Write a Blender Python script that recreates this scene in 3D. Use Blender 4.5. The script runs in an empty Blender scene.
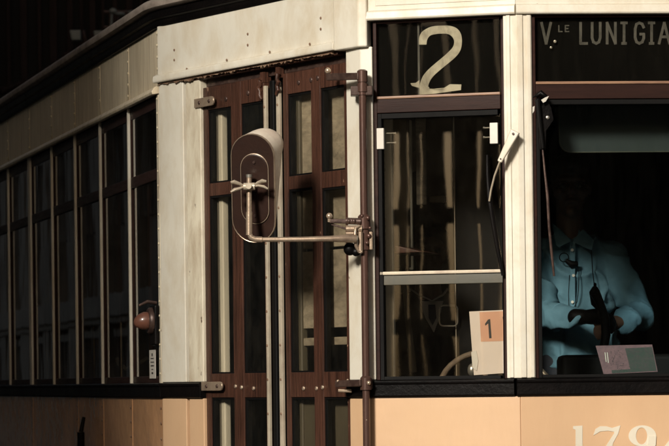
import bpy, bmesh, math, random
from mathutils import Vector, Matrix
random.seed(7)
R = math.radians
scene = bpy.context.scene
col = scene.collection

# ------------------------------------------------------------------ survey
F, CX, HY, ROLL, ZC = 3000.0, 334.5, 381.5, 0.012, 1.75   # lens and eye used to measure the photograph
def ray(x, y):
    dx, dy = x - CX, y - HY
    return (dx - ROLL*dy)/F, 1.0, -(dy + ROLL*dx)/F
def Wp(x, y, Y):                       # a point measured at a known distance
    r = ray(x, y)
    return Vector((r[0]*Y, Y, ZC + r[2]*Y))

class Sec:                             # a vertical plane of the tram body in plan
    def __init__(s, a, b, origin=None):
        a, b = Vector((a[0], a[1], 0)), Vector((b[0], b[1], 0))
        s.t = (b-a).normalized(); s.O = Vector(origin+(0,)) if origin else a
        s.n = Vector((s.t.y, -s.t.x, 0)); s.len = (b-a).length
    def W(s, u, z, d=0.0):
        p = s.O + s.t*u + s.n*d
        return Vector((p.x, p.y, ZC+z))
    def P(s, x, y, d=0.0):             # measured point -> (distance along, height above eye)
        r = ray(x, y); O = s.O + s.n*d
        k = (O.x*s.n.x + O.y*s.n.y)/(r[0]*s.n.x + r[1]*s.n.y)
        px, py = r[0]*k, r[1]*k
        return (px-O.x)*s.t.x + (py-O.y)*s.t.y, r[2]*k
    def U(s, x, y=381.5, d=0.0): return s.P(x, y, d)[0]
    def Z(s, x, y, d=0.0): return s.P(x, y, d)[1]

pD = (-.692, 12.11); pB = (.1068, 10.86); pC = (.6616, 10.70); pC1 = (pC[0]+.95*.9976, pC[1]+.95*.07)
pB1 = (pC1[0]+.52, pC1[1]+.24); pD1 = (1.70, 12.72)
sd = Vector((-.258, 1)).normalized()
LEN = 10.5
pS = (pD[0]+sd.x*LEN, pD[1]+sd.y*LEN); pS1 = (pD1[0]+sd.x*LEN, pD1[1]+sd.y*LEN)
FR = Sec(pC, pC1); LW = Sec(pB, pC); DR = Sec(pD, pB); SD = Sec(pS, pD, origin=pD)
RW = Sec(pC1, pB1); RD = Sec(pB1, pD1); RS = Sec(pD1, pS1)

# ------------------------------------------------------------------ materials
def new_mat(name):
    m = bpy.data.materials.new(name); m.use_nodes = True
    nt = m.node_tree; nt.nodes.clear()
    out = nt.nodes.new('ShaderNodeOutputMaterial')
    return m, nt, out
def N(nt, t, **kw):
    n = nt.nodes.new(t)
    for k, v in kw.items():
        if k in n.inputs: n.inputs[k].default_value = v
        else: setattr(n, k, v)
    return n
def noise(nt, co, scale=(1,1,1), s=5, detail=6, rough=.6, dist=0):
    mp = N(nt, 'ShaderNodeMapping'); mp.inputs['Scale'].default_value = scale
    nt.links.new(co.outputs['Object'], mp.inputs['Vector'])
    n = N(nt, 'ShaderNodeTexNoise', Scale=s, Detail=detail, Roughness=rough, Distortion=dist)
    nt.links.new(mp.outputs[0], n.inputs['Vector'])
    return n.outputs['Fac']
def ramp(nt, src, stops):
    r = N(nt, 'ShaderNodeValToRGB'); e = r.color_ramp.elements
    e[0].position, e[0].color = stops[0][0], tuple(stops[0][1])+(1,) if len(stops[0][1])==3 else stops[0][1]
    e[1].position, e[1].color = stops[-1][0], tuple(stops[-1][1])+(1,)
    for p, c in stops[1:-1]:
        q = e.new(p); q.color = tuple(c)+(1,)
    nt.links.new(src, r.inputs[0]); return r.outputs[0]
def mix(nt, fac, a, b):
    m = N(nt, 'ShaderNodeMix', data_type='RGBA')
    if isinstance(fac, (int, float)): m.inputs[0].default_value = fac
    else: nt.links.new(fac, m.inputs[0])
    for s, v in ((6, a), (7, b)):
        if isinstance(v, tuple): m.inputs[s].default_value = v+(1,)
        else: nt.links.new(v, m.inputs[s])
    return m.outputs[2]
def paint(name, c, dirt=(.2,.14,.08), rough=.4, amt=.35, streak=(1,1,1), sscale=6, spots=None, bump=.15, bscale=40, metal=0, wave=0, var=.12, coat=0, roughvar=.15, spec=.5):
    m, nt, out = new_mat(name)
    co = N(nt, 'ShaderNodeTexCoord')
    b = N(nt, 'ShaderNodeBsdfPrincipled', Metallic=metal)
    n1 = noise(nt, co, streak, sscale, 8, .68, .3)
    d = ramp(nt, n1, [(.42, (0,0,0)), (.75, (1,1,1))])
    mul = N(nt, 'ShaderNodeMath', operation='MULTIPLY'); nt.links.new(d, mul.inputs[0]); mul.inputs[1].default_value = amt
    n0 = noise(nt, co, (1,1,1), 2.3, 4, .5)
    base = ramp(nt, n0, [(.3, tuple(v*(1-var) for v in c)), (.7, tuple(min(1, v*(1+var*.5)) for v in c))])
    cc = mix(nt, mul.outputs[0], base, dirt)
    if spots:
        n2 = noise(nt, co, (1,1,.55), spots[1], 5, .62)
        sp = ramp(nt, n2, [(spots[2], (0,0,0)), (spots[2]+.025, (1,1,1))])
        cc = mix(nt, sp, cc, spots[0])
    nt.links.new(cc, b.inputs['Base Color'])
    rr = N(nt, 'ShaderNodeMapRange'); rr.inputs['To Min'].default_value = max(.03, rough-roughvar); rr.inputs['To Max'].default_value = min(1, rough+roughvar)
    nt.links.new(n1, rr.inputs['Value']); nt.links.new(rr.outputs[0], b.inputs['Roughness'])
    b.inputs['Specular IOR Level'].default_value = spec
    if coat: b.inputs['Coat Weight'].default_value = coat; b.inputs['Coat Roughness'].default_value = .12
    n3 = noise(nt, co, streak, bscale, 4, .6)
    bp = N(nt, 'ShaderNodeBump', Strength=bump, Distance=.002); nt.links.new(n3, bp.inputs['Height'])
    nrm = bp.outputs[0]
    if wave:
        n4 = noise(nt, co, (1,1,1.6), 7, 2, .5)
        b2 = N(nt, 'ShaderNodeBump', Strength=.6, Distance=wave); nt.links.new(n4, b2.inputs['Height'])
        nt.links.new(bp.outputs[0], b2.inputs['Normal']); nrm = b2.outputs[0]
    nt.links.new(nrm, b.inputs['Normal'])
    nt.links.new(b.outputs[0], out.inputs[0])
    return m
def glass(name, tint=(.9,.92,.88), boost=1.9, dust=.03, dustc=(.45,.4,.3), wave=.0015, streak=(3,3,.5)):
    m, nt, out = new_mat(name)
    co = N(nt, 'ShaderNodeTexCoord')
    tr = N(nt, 'ShaderNodeBsdfTransparent'); tr.inputs[0].default_value = tint+(1,)
    gl = N(nt, 'ShaderNodeBsdfGlossy', Roughness=.015)
    df = N(nt, 'ShaderNodeBsdfDiffuse'); df.inputs[0].default_value = dustc+(1,)
    fr = N(nt, 'ShaderNodeFresnel', IOR=1.5)
    mu = N(nt, 'ShaderNodeMath', operation='MULTIPLY', use_clamp=True); nt.links.new(fr.outputs[0], mu.inputs[0]); mu.inputs[1].default_value = boost
    ge = N(nt, 'ShaderNodeNewGeometry'); iv = N(nt, 'ShaderNodeMath', operation='SUBTRACT'); iv.inputs[0].default_value = 1; nt.links.new(ge.outputs['Backfacing'], iv.inputs[1])
    m3 = N(nt, 'ShaderNodeMath', operation='MULTIPLY'); nt.links.new(mu.outputs[0], m3.inputs[0]); nt.links.new(iv.outputs[0], m3.inputs[1])
    mx = N(nt, 'ShaderNodeMixShader'); nt.links.new(m3.outputs[0], mx.inputs[0]); nt.links.new(tr.outputs[0], mx.inputs[1]); nt.links.new(gl.outputs[0], mx.inputs[2])
    n = noise(nt, co, streak, 9, 8, .7, .4)
    dr = N(nt, 'ShaderNodeMapRange'); dr.inputs['From Min'].default_value = .4; dr.inputs['From Max'].default_value = .8; dr.inputs['To Min'].default_value = dust*.25; dr.inputs['To Max'].default_value = dust*3
    nt.links.new(n, dr.inputs['Value'])
    m2 = N(nt, 'ShaderNodeMixShader'); nt.links.new(dr.outputs[0], m2.inputs[0]); nt.links.new(mx.outputs[0], m2.inputs[1]); nt.links.new(df.outputs[0], m2.inputs[2])
    n4 = noise(nt, co, (1,1,.6), 3, 2, .4)
    bp = N(nt, 'ShaderNodeBump', Strength=.5, Distance=wave*4); nt.links.new(n4, bp.inputs['Height'])
    nt.links.new(bp.outputs[0], gl.inputs['Normal'])
    nt.links.new(m2.outputs[0], out.inputs[0])
    return m

M = {}
CREAM = (.70, .66, .56)
M['cream'] = paint('cream_paint', CREAM, dirt=(.46,.35,.2), rough=.42, amt=.6, streak=(1.3,1.3,.8), sscale=5, spots=((.16,.09,.05), 26, .735), bump=.25, var=.1)
M['cream_worn'] = paint('worn_cream_paint', (.70,.64,.50), dirt=(.30,.2,.11), rough=.5, amt=.8, streak=(2,2,.6), sscale=7, spots=((.10,.06,.04), 22, .66), bump=.5, var=.14)
M['cream_side'] = paint('side_cream_paint', (.80,.69,.50), dirt=(.34,.25,.15), rough=.34, amt=.75, streak=(5,5,.4), sscale=8, spots=((.14,.09,.05), 24, .72), bump=.3, wave=.004, var=.12)
M['orange'] = paint('orange_paint', (.64,.42,.25), dirt=(.52,.31,.17), rough=.33, amt=.35, streak=(2,2,.5), sscale=4, bump=.2, wave=.0015, var=.1, coat=.3)
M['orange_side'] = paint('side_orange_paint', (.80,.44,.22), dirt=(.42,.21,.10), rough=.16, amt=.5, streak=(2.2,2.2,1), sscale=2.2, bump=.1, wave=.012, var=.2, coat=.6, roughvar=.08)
M['black'] = paint('black_enamel', (.003,.0025,.0025), dirt=(.009,.006,.005), rough=.42, amt=.6, bump=.7, bscale=60, spec=.12)
M['gasket'] = paint('black_rubber', (.0025,.0022,.002), dirt=(.006,.005,.005), rough=.65, amt=.4, spec=0.15)
M['wood'] = paint('varnished_brown_wood', (.078,.034,.022), dirt=(.009,.005,.004), rough=.30, amt=1.0, streak=(14,14,.7), sscale=7, bump=.5, bscale=30, spots=((.30,.17,.11), 34, .70), var=.4, spec=.3)
M['rail'] = paint('varnished_brown_rail', (.032,.015,.012), dirt=(.012,.006,.005), rough=.4, amt=.8, streak=(.8,.8,10), sscale=5, bump=.12, bscale=30, spots=((.24,.13,.08), 30, .77), var=.25, spec=.1)
M['barlight'] = paint('bar_highlight_wood', (.30,.17,.10), dirt=(.1,.04,.03), rough=.4, amt=.8, streak=(1,1,8), sscale=9)  # pale tan strip painting the highlight along the window bar
M['pole'] = paint('brown_painted_pole', (.11,.058,.044), dirt=(.03,.016,.013), rough=.3, amt=.7, streak=(1,1,.25), sscale=14, metal=.35, spots=((.42,.3,.2), 40, .7), bump=.4, coat=.2)
M['arm'] = paint('worn_metal_arm', (.52,.40,.29), dirt=(.14,.08,.055), rough=.32, amt=.7, sscale=14, metal=.6, bump=.4)
M['housing'] = paint('brown_mirror_housing', (.030,.015,.011), dirt=(.012,.006,.005), rough=.36, amt=.7, sscale=11, bump=.5, spec=.3, spots=((.2,.11,.08), 34, .74))
M['housing_edge'] = paint('weathered_housing_rim', (.90,.79,.65), dirt=(.42,.25,.18), rough=.38, amt=.6, sscale=10, bump=.4)
M['steel'] = paint('bright_metal', (.62,.58,.50), dirt=(.2,.16,.12), rough=.3, amt=.6, sscale=20, metal=.8)
M['alu'] = paint('pale_edge_strip', (.52,.45,.34), dirt=(.22,.14,.1), rough=.4, amt=.6, sscale=12, metal=.2)
M['iron'] = paint('dark_iron', (.055,.032,.026), dirt=(.16,.1,.075), rough=.4, amt=.6, sscale=24, metal=.4, bump=.6)
M['rust'] = paint('rusty_rivets', (.16,.09,.055), dirt=(.4,.3,.2), rough=.6, amt=.5, sscale=30)
M['rivet'] = paint('painted_rivets', (.72,.64,.46), dirt=(.3,.2,.1), rough=.4, amt=.5, sscale=30)
M['roof'] = paint('grey_roof_paint', (.30,.25,.21), dirt=(.08,.06,.05), rough=.55, amt=.8, streak=(1,1,2), sscale=9, bump=.6, var=.2)
M['white'] = paint('white_plastic', (.64,.60,.53), dirt=(.5,.42,.32), rough=.45, amt=.3)
M['paper'] = paint('cream_card', (.70,.61,.54), dirt=(.6,.48,.36), rough=.7, amt=.3, bump=.1)
M['salmon'] = paint('salmon_print', (.62,.34,.22), dirt=(.5,.27,.18), rough=.7, amt=.3, bump=.1)
M['ink'] = paint('black_print', (.015,.013,.012), rough=.6, amt=.1)
M['mauve'] = paint('mauve_print', (.19,.10,.10), dirt=(.10,.055,.06), rough=.55, amt=.9, sscale=60)
M['green'] = paint('green_print', (.035,.05,.036), dirt=(.08,.05,.05), rough=.55, amt=.8, sscale=60)
M['letter'] = paint('old_blind_lettering', (.42,.39,.31), dirt=(.11,.095,.075), rough=.7, amt=.9, streak=(1,1,.6), sscale=22, bump=.2, spots=((.06,.05,.04), 30, .70))
M['letter_dim'] = paint('faded_blind_lettering', (.065,.062,.055), dirt=(.014,.013,.011), rough=.7, amt=.9, streak=(1,1,1), sscale=22)
M['blind'] = paint('dark_blind_cloth', (.0015,.0014,.0013), dirt=(.005,.0045,.004), rough=.8, amt=.6, streak=(3,3,.6), sscale=10, spec=0.05)
M['numeral'] = paint('pale_fleet_number', (.68,.62,.50), dirt=(.5,.42,.3), rough=.4, amt=.3)
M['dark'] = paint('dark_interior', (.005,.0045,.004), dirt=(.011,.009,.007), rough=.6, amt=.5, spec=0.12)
M['inner'] = paint('interior_panel_or_reflection', (.085,.074,.05), dirt=(.04,.03,.02), rough=.5, amt=.6, streak=(3,3,.5))
M['inner_pale'] = paint('cream_column_or_reflection', (.74,.70,.58), dirt=(.3,.27,.2), rough=.45, amt=.6, streak=(3,3,.4))  # inner pillar, also pale boards painting reflections behind the glass
M['mottled_reflection'] = paint('mottled_brown_reflection', (.36,.31,.23), dirt=(.08,.065,.045), rough=.7, amt=.95, streak=(1,1,2.2), sscale=11, bump=.6, var=.4)  # colour of a stone wall reflected in the glass
M['visor'] = paint('grey_green_panel', (.013,.016,.010), dirt=(.007,.009,.006), rough=.5, amt=.5)
M['visor_edge'] = paint('pale_green_edging', (.06,.057,.038), rough=.5, amt=.3)
M['copper'] = paint('amber_lamp_lens', (.17,.07,.045), dirt=(.07,.03,.02), rough=.35, amt=.5, sscale=14, coat=.5)
M['glass'] = glass('window_glass', tint=(.92,.91,.88), boost=1.7, dust=.002, streak=(2,2,1), wave=.00022)
M['glass_door'] = glass('door_glass', tint=(.98,.96,.92), boost=3.0, dust=.004, streak=(2,2,1), dustc=(.5,.44,.32), wave=.0005)
M['glass_side'] = glass('side_glass', tint=(.75,.72,.66), boost=1.5, dust=.003, wave=.0003)
M['glass_driver'] = glass('windscreen_glass', tint=(.90,.95,.96), boost=.5, dust=.0006, wave=.0003)
M['glass_route'] = glass('route_glass', tint=(.95,.94,.9), boost=.35, dust=.001, wave=.0003)
M['skin'] = paint('skin', (.13,.07,.048), rough=.5, amt=.1, bump=.1)
M['shirt'] = paint('blue_cotton', (.125,.235,.295), dirt=(.065,.145,.19), rough=.85, amt=.6, bump=.4, bscale=150, roughvar=.05, wave=.03, spec=.1)
M['hair'] = paint('dark_hair', (.015,.011,.009), rough=.5, amt=.2, streak=(1,1,.2), bump=.8, bscale=90)
M['coat'] = paint('dark_cloth', (.02,.02,.026), rough=.9, amt=.2, bump=.4, bscale=90)
M['trousers'] = paint('navy_cloth', (.02,.025,.04), rough=.9, amt=.2)
M['white_cloth'] = paint('white_cloth', (.7,.68,.63), rough=.9, amt=.2)
M['tie'] = paint('blue_cloth', (.03,.04,.09), rough=.8, amt=.2)
M['asphalt'] = paint('asphalt', (.05,.048,.045), dirt=(.08,.075,.07), rough=.9, amt=.7, bump=.8)
M['paving'] = paint('stone_paving', (.2,.18,.16), dirt=(.1,.09,.08), rough=.85, amt=.7, bump=.6)
M['rail_steel'] = paint('rail_steel', (.3,.28,.26), rough=.3, amt=.3, metal=.9)
M['stone'] = paint('pale_stone', (.56,.50,.38), dirt=(.24,.2,.14), rough=.85, amt=.8, streak=(1,1,.5), sscale=2, bump=.6)
M['stone_mid'] = paint('brown_stone', (.42,.34,.25), dirt=(.12,.085,.06), rough=.85, amt=.8, streak=(1,1,.5), sscale=2, bump=.6)
M['speck'] = paint('dull_print_specks', (.06,.04,.04), dirt=(.03,.03,.03), rough=.6, amt=.8, sscale=40)
M['stone_dark'] = paint('sooty_stone', (.16,.13,.10), dirt=(.07,.055,.045), rough=.85, amt=.8, streak=(1,1,.5), sscale=2, bump=.6)
M['shutter'] = paint('dark_shutter', (.04,.03,.024), dirt=(.018,.014,.012), rough=.6, amt=.6, spec=0.1)
M['slat'] = paint('dark_brown_slat', (.018,.010,.008), dirt=(.003,.002,.002), rough=.6, amt=.8, streak=(4,4,.4), sscale=4, spec=0.1)
M['lamp_grey'] = paint('grey_lamp_metal', (.15,.165,.15), dirt=(.08,.08,.07), rough=.4, amt=.5)

# ------------------------------------------------------------------ mesh helpers
def wl(o):
    v = Vector((0,0,0))
    while o: v += o.location; o = o.parent
    return v
class MB:
    def __init__(s): s.bm = bmesh.new()
    def hexa(s, p):          # 8 points: bottom ring 4, top ring 4
        v = [s.bm.verts.new(q) for q in p]
        for f in ((3,2,1,0),(4,5,6,7),(0,1,5,4),(1,2,6,5),(2,3,7,6),(3,0,4,7)):
            s.bm.faces.new([v[i] for i in f])
    def box(s, sec, u0, u1, z0, z1, d0, d1):
        s.hexa([sec.W(u0,z0,d1), sec.W(u1,z0,d1), sec.W(u1,z0,d0), sec.W(u0,z0,d0),
                sec.W(u0,z1,d1), sec.W(u1,z1,d1), sec.W(u1,z1,d0), sec.W(u0,z1,d0)]); return s
    def hexa_b(s, a, b, w):
        v = [(a[0]-w,a[1]),(a[0],a[1]),(b[0],b[1]),(b[0]-w,b[1])]
        s.hexa([Vector(p+(.0,)) for p in v]+[Vector(p+(.13,)) for p in v]); return s
    def px(s, sec, x0, x1, y0, y1, d0, d1):     # box from measured edges (x at the belt line)
        xm = (x0+x1)/2
        s.box(sec, sec.U(x0, 381.5, d1), sec.U(x1, 381.5, d1), sec.Z(xm, y1, d1), sec.Z(xm, y0, d1), d0, d1); return s
    def wbox(s, a, b):
        (x0,y0,z0),(x1,y1,z1) = a, b
        s.hexa([Vector(q) for q in ((x0,y0,z0),(x1,y0,z0),(x1,y1,z0),(x0,y1,z0),(x0,y0,z1),(x1,y0,z1),(x1,y1,z1),(x0,y1,z1))]); return s
    def prism(s, poly, off):                     # polygon of world points swept by vector off
        a = [s.bm.verts.new(p) for p in poly]; b = [s.bm.verts.new(Vector(p)+off) for p in poly]
        n = len(a)
        s.bm.faces.new(a); s.bm.faces.new(b[::-1])
        for i in range(n): s.bm.faces.new((a[i], b[i], b[(i+1)%n], a[(i+1)%n]))
        return s
    def tube(s, pts, r, seg=14, caps=True, flat=None):
        pts = [Vector(p) for p in pts]
        rs = r if isinstance(r, (list, tuple)) else [r]*len(pts)
        rings = []; prev = None
        for i, p in enumerate(pts):
            t = (pts[min(i+1, len(pts)-1)] - pts[max(i-1, 0)]).normalized()
            up = prev if prev else (Vector((0,0,1)) if abs(t.z) < .9 else Vector((1,0,0)))
            a = t.cross(up).normalized(); b = a.cross(t).normalized(); prev = b
            fl = flat or 1
            rings.append([s.bm.verts.new(p + (a*math.cos(2*math.pi*k/seg) + b*fl*math.sin(2*math.pi*k/seg))*rs[i]) for k in range(seg)])
        for A, B in zip(rings, rings[1:]):
            for k in range(seg): s.bm.faces.new((A[k], A[(k+1)%seg], B[(k+1)%seg], B[k]))
        if caps: s.bm.faces.new(rings[0][::-1]); s.bm.faces.new(rings[-1])
        return s
    def ball(s, c, r, sx=1, sy=1, sz=1, seg=16, rot=None):
        m = Matrix.Translation(Vector(c)) @ (rot or Matrix()) @ Matrix.Diagonal((sx, sy, sz, 1))
        bmesh.ops.create_uvsphere(s.bm, u_segments=seg, v_segments=max(6, seg//2+2), radius=r, matrix=m); return s
    def disc(s, sec, u, z, d0, d1, r, seg=12):    # a screw or rivet head standing on a body plane
        s.tube([sec.W(u,z,d0), sec.W(u,z,d1), sec.W(u,z,d1+r*.25)], [r, r, r*.55], seg); return s
    def build(s, name, mat, parent=None, bevel=0, smooth=False, **tags):
        me = bpy.data.meshes.new(name)
        off = wl(parent) if parent else Vector((0,0,0))
        bmesh.ops.recalc_face_normals(s.bm, faces=s.bm.faces[:])
        origin = Vector((0,0,0))
        if parent is None:
            vs = [v.co for v in s.bm.verts]
            origin = Vector(((min(v.x for v in vs)+max(v.x for v in vs))/2, (min(v.y for v in vs)+max(v.y for v in vs))/2, min(v.z for v in vs)))
        for v in s.bm.verts: v.co -= off + origin
        s.bm.to_mesh(me); s.bm.free()
        me.materials.append(mat if not isinstance(mat, str) else M[mat])
        if smooth:
            for p in me.polygons: p.use_smooth = True
        o = bpy.data.objects.new(name, me); col.objects.link(o); o.location = origin
        if parent: o.parent = parent
        if bevel:
            b = o.modifiers.new('bevel', 'BEVEL'); b.width = bevel; b.segments = 2; b.limit_method = 'ANGLE'; b.angle_limit = R(40)
            b.harden_normals = False
            for p in me.polygons: p.use_smooth = True
            w = o.modifiers.new('wn', 'WEIGHTED_NORMAL'); w.keep_sharp = False
        elif smooth:
            try:
                me.set_sharp_from_angle(angle=R(42))
            except Exception: pass
        for k, v in tags.items(): o[k] = v
        return o
def merge(base, *others):
    bm = bmesh.new(); bm.from_mesh(base.data)
    for o in others:
        k = len(base.data.materials); base.data.materials.append(o.data.materials[0])
        n = len(bm.faces); bm.from_mesh(o.data); bm.faces.ensure_lookup_table()
        for f in bm.faces[n:]: f.material_index = k
        me = o.data; bpy.data.objects.remove(o); bpy.data.meshes.remove(me)
    bm.to_mesh(base.data); bm.free(); return base
def root(name, loc, label, cat, group=None):
    o = bpy.data.objects.new(name, None); col.objects.link(o); o.location = loc; o.empty_display_size = .2
    o['label'] = label; o['category'] = cat
    if group: o['group'] = group
    return o
def tag(o, label, cat, group=None):
    o['label'] = label; o['category'] = cat
    if group: o['group'] = group
    return o
def holder(name, parent):                         # a part that is an empty
    o = bpy.data.objects.new(name, None); col.objects.link(o); o.parent = parent; return o

# ================================================================== THE TRAM
tram = root('tram', (0.3, 13.0, 0), 'old cream and orange tram with brown wooden folding doors and a dark numbered front window', 'tram')
T = tram

# ---- roof and fascia: loft round the body outline
outline = [pS]
Dv = Vector(pD); Bv = Vector(pB)
sdir = (Vector(pS)-Dv).normalized(); ddir = (Bv-Dv).normalized()
for k in range(7):
    a = k/6.0; p0 = Dv + sdir*.10; p2 = Dv + ddir*.10
    outline.append(tuple(p0*(1-a)**2 + Dv*2*a*(1-a) + p2*a*a))
outline += [pB, pC, pC1, pB1, pD1, pS1]
def offs(poly, d):
    res = []; n = len(poly)
    for i in range(n):
        a, b, c = Vector(poly[i-1]), Vector(poly[i]), Vector(poly[(i+1)%n])
        n1 = Vector(((b-a).y, -(b-a).x)).normalized(); n2 = Vector(((c-b).y, -(c-b).x)).normalized()
        m = (n1+n2); m = m/ max(.25, m.dot(n1))
        res.append(b + m*d)
    return res
sgn = 1 if (offs(outline, .1)[9].y < outline[9][1]) else -1
def loft(name, mat, prof, cap=False, **k):
    mb = MB(); rings = []
    for d, z in prof:
        rings.append([mb.bm.verts.new((p.x, p.y, ZC+z)) for p in offs(outline, d*sgn)])
    for A, B in zip(rings, rings[1:]):
        for i in range(len(A)): mb.bm.faces.new((A[i], A[(i+1)%len(A)], B[(i+1)%len(A)], B[i]))
    if cap: mb.bm.faces.new(rings[-1])
    return mb.build(name, mat, T, smooth=True, **k)
loft('fascia', 'black', [(-.05,1.437),(.012,1.437),(.020,1.445),(.022,1.463),(.034,1.468),(.036,1.474),(.026,1.479),(.030,1.5),(-.05,1.502)])
loft('roof', 'roof', [(-.04,1.503),(.040,1.503),(.052,1.512),(.054,1.53),(.044,1.546),(.012,1.556),(-.12,1.585),(-.35,1.65),(-.60,1.72),(-.8,1.74)], cap=True)

# ---- side wall of the saloon (SD): letterboard, moulding, posts, windows, lower panels
bays = [SD.U(v) for v in (132.2, 103.5, 78.2, 54.8, 32.5, 11)]
step = (bays[0]-bays[4])/4
while bays[-1] > -LEN+.7: bays.append(bays[-1]-step)
lb = MB().box(SD, -LEN, -.001, 1.196, 1.44, -.03, .0)
side_board = lb.build('letterboard', 'cream_side', T)
mo = MB()
for u in bays: mo.box(SD, u-.012, u+.012, 1.20, 1.436, 0, .001)
mo.build('seam_strip', 'cream_side', side_board, bevel=.001)
rv = MB()
for u in [-.03]+bays:
    for k in range(5): rv.disc(SD, u, 1.225+k*.048, .0022, .0045, .0055, 8)
rv.build('rivets', 'rivet', side_board, smooth=True)
ml = MB()
prof = [(0,1.172),(.028,1.168),(.032,1.178),(.022,1.196),(.006,1.204),(0,1.204)]
ml.prism([SD.W(-LEN, z, d) for d, z in prof], SD.t*(LEN-.006))
ml.build('moulding', 'cream_side', T, bevel=.002)
# corner flange and post
fl = MB().box(SD, -.045, -.002, -.0, 1.167, -.03, .006)
fo = fl.build('window_post', 'cream_worn', T, bevel=.003)
rv = MB()
for k in range(20): rv.disc(SD, -.022, .04+k*.0585, .006, .0085, .0055, 8)
rv.build('rivets', 'rivet', fo, smooth=True)
for i, u in enumerate(bays):
    w = .011 if i != 4 else .035
    MB().box(SD, u-w, u+w, .0, 1.17, -.02, .0085).build('window_post', 'cream', T, bevel=.003)
edges = [-.045]+bays
for i in range(len(edges)-1):
    r_, l_ = edges[i]-(.0 if i == 0 else .011), edges[i+1]+.011
    if i == 5: r_ = edges[i]-.035
    if i == 4: l_ = edges[i+1]+.035
    f = MB()
    f.box(SD, l_, l_+.014, .002, 1.168, -.03, -.002); f.box(SD, r_-.018, r_, .002, 1.168, -.03, -.002)
    f.box(SD, l_+.014, r_-.018, 1.12, 1.168, -.03, -.003)
    f.box(SD, l_+.014, r_-.018, .002, .03, -.03, -.003)
    f.box(SD, l_+.014, r_-.018, .83, .875, -.03, .001)
    f.box(SD, l_+.30, l_+.312, .03, .83, -.03, -.014)
    w = f.build('side_window', 'rail', T, bevel=.002)
    if 0 < i < 5: MB().box(SD, (l_+r_)/2-.006, (l_+r_)/2-.002, .03, .27, -.022, -.016).build('sash_edge', 'alu', w)
    MB().box(SD, l_+.012, r_-.016, .028, .832, -.0125, -.0095).build('lower_pane', 'glass_side', w)
    MB().box(SD, l_+.012, r_-.016, .873, 1.122, -.0105, -.0075).build('upper_pane', 'glass_side', w)
# lower panels
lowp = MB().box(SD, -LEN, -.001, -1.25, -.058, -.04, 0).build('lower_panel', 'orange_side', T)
sm = MB(); rv = MB()
seams = [-.03, bays[0]-.02, bays[1]-.02, bays[2]-.02, bays[4], bays[6]]
for u in seams:
    sm.box(SD, u-.02, u+.02, -1.24, -.062, 0, .0012)
    for k in range(18): rv.disc(SD, u, -.10-k*.062, .003, .006, .006, 8)
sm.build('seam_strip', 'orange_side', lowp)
rv.build('rivets', 'rust', lowp, smooth=True)
MB().tube([SD.W(SD.U(90), SD.Z(90,417), .03), SD.W(SD.U(90), SD.Z(90,432), .045)], [.008,.011]).tube([SD.W(SD.U(90), SD.Z(90,432), .045), SD.W(SD.U(90), -.55, .045)], .017).tube([SD.W(SD.U(90), -.3, .045), SD.W(SD.U(90), -.3, -.01)], .012).tube([SD.W(SD.U(90), -.5, .045), SD.W(SD.U(90), -.5, -.01)], .012).build('grab_handle', 'black', T, smooth=True)

# ---- belt rail all round
def belt(sec, u0, u1, name='belt_rail'):
    pr = [(-.03,-.060),(.008,-.060),(.014,-.054),(.015,-.014),(.020,-.010),(.021,-.002),(.014,.002),(-.03,.003)]
    return MB().prism([sec.W(u0, z, d) for d, z in pr], sec.t*(u1-u0)).build(name, 'black', T, bevel=.0015)
belt(SD, -LEN, .003)
belt(DR, 0.0, DR.U(203))
belt(DR, DR.U(349.5), DR.len+.002)
belt(LW, -.002, LW.len-.018); belt(FR, -.012, FR.len); belt(RW, 0, RW.len); belt(RD, 0, RD.len); belt(RS, 0, LEN)

# ---- door section (DR): header, posts
d_ = 0.0
u_hl, u_hr = .004, DR.U(343)
hd = MB().box(DR, u_hl, u_hr, 1.24, 1.44, -.03, .010)
header = hd.build('door_header', 'cream', T, bevel=.003)
MB().prism([DR.W(u_hl-.01, z, d) for d, z in [(-.03,1.212),(.026,1.212),(.030,1.220),(.027,1.238),(.012,1.246),(-.03,1.246)]], DR.t*(u_hr-u_hl+.012)).build('moulding', 'cream', header, bevel=.002)
rv = MB()
for x, y in ((174.5,50),(174.5,60),(248,34),(248,45),(321,18),(321,29)):
    u, z = DR.P(x, y, .01); rv.disc(DR, u, z, .010, .0125, .0055, 10)
for x, y in ((187,69),(227,60),(270,52),(310,44)):
    u, z = DR.P(x, y, .012); rv.disc(DR, u, z, .012, .0145, .0055, 10)
rv.build('rivets', 'rust', header, smooth=True)
# worn timber lip under the header
lp = MB(); rnd = random.Random(3)
top = []; bot = []; u = .01
while u < u_hr-.02: bot.append((u, 1.207-abs(rnd.gauss(0,.005)))); u += rnd.uniform(.003,.014)
lp.prism([DR.W(a_, b_, .004) for a_, b_ in bot]+[DR.W(bot[-1][0], 1.2118, .004), DR.W(bot[0][0], 1.2118, .004)], DR.n*.010)
lp.build('worn_lip', 'rust', header)
lp = MB()
lp.box(DR, .01, u_hr-.01, 1.196, 1.2115, -.03, .002)
lp.build('timber_lintel', 'wood', header, bevel=.003)
MB().box(DR, .0, DR.len, 1.167, 1.205, -.12, -.030).build('door_track', 'iron', T, bevel=.004)
def post(sec, x0, x1, z0, z1, d0, d1, mat='cream', nm='body_post'):
    return MB().box(sec, sec.U(x0, 381.5, d1), sec.U(x1, 381.5, d1), z0, z1, d0, d1).build(nm, mat, T, bevel=.004)
cp = MB().prism([SD.W(-.001,.004,.004), SD.W(-.001,.004,-.1), DR.W(DR.U(187),.004,-.08), DR.W(DR.U(187),.004,.004), DR.W(.012,.004,.0075)], Vector((0,0,1.205)))
cp.build('body_post', 'cream', T, bevel=.004)
post(DR, 189, 203.5, .004, 1.208, -.05, .000, 'cream_worn')
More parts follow.
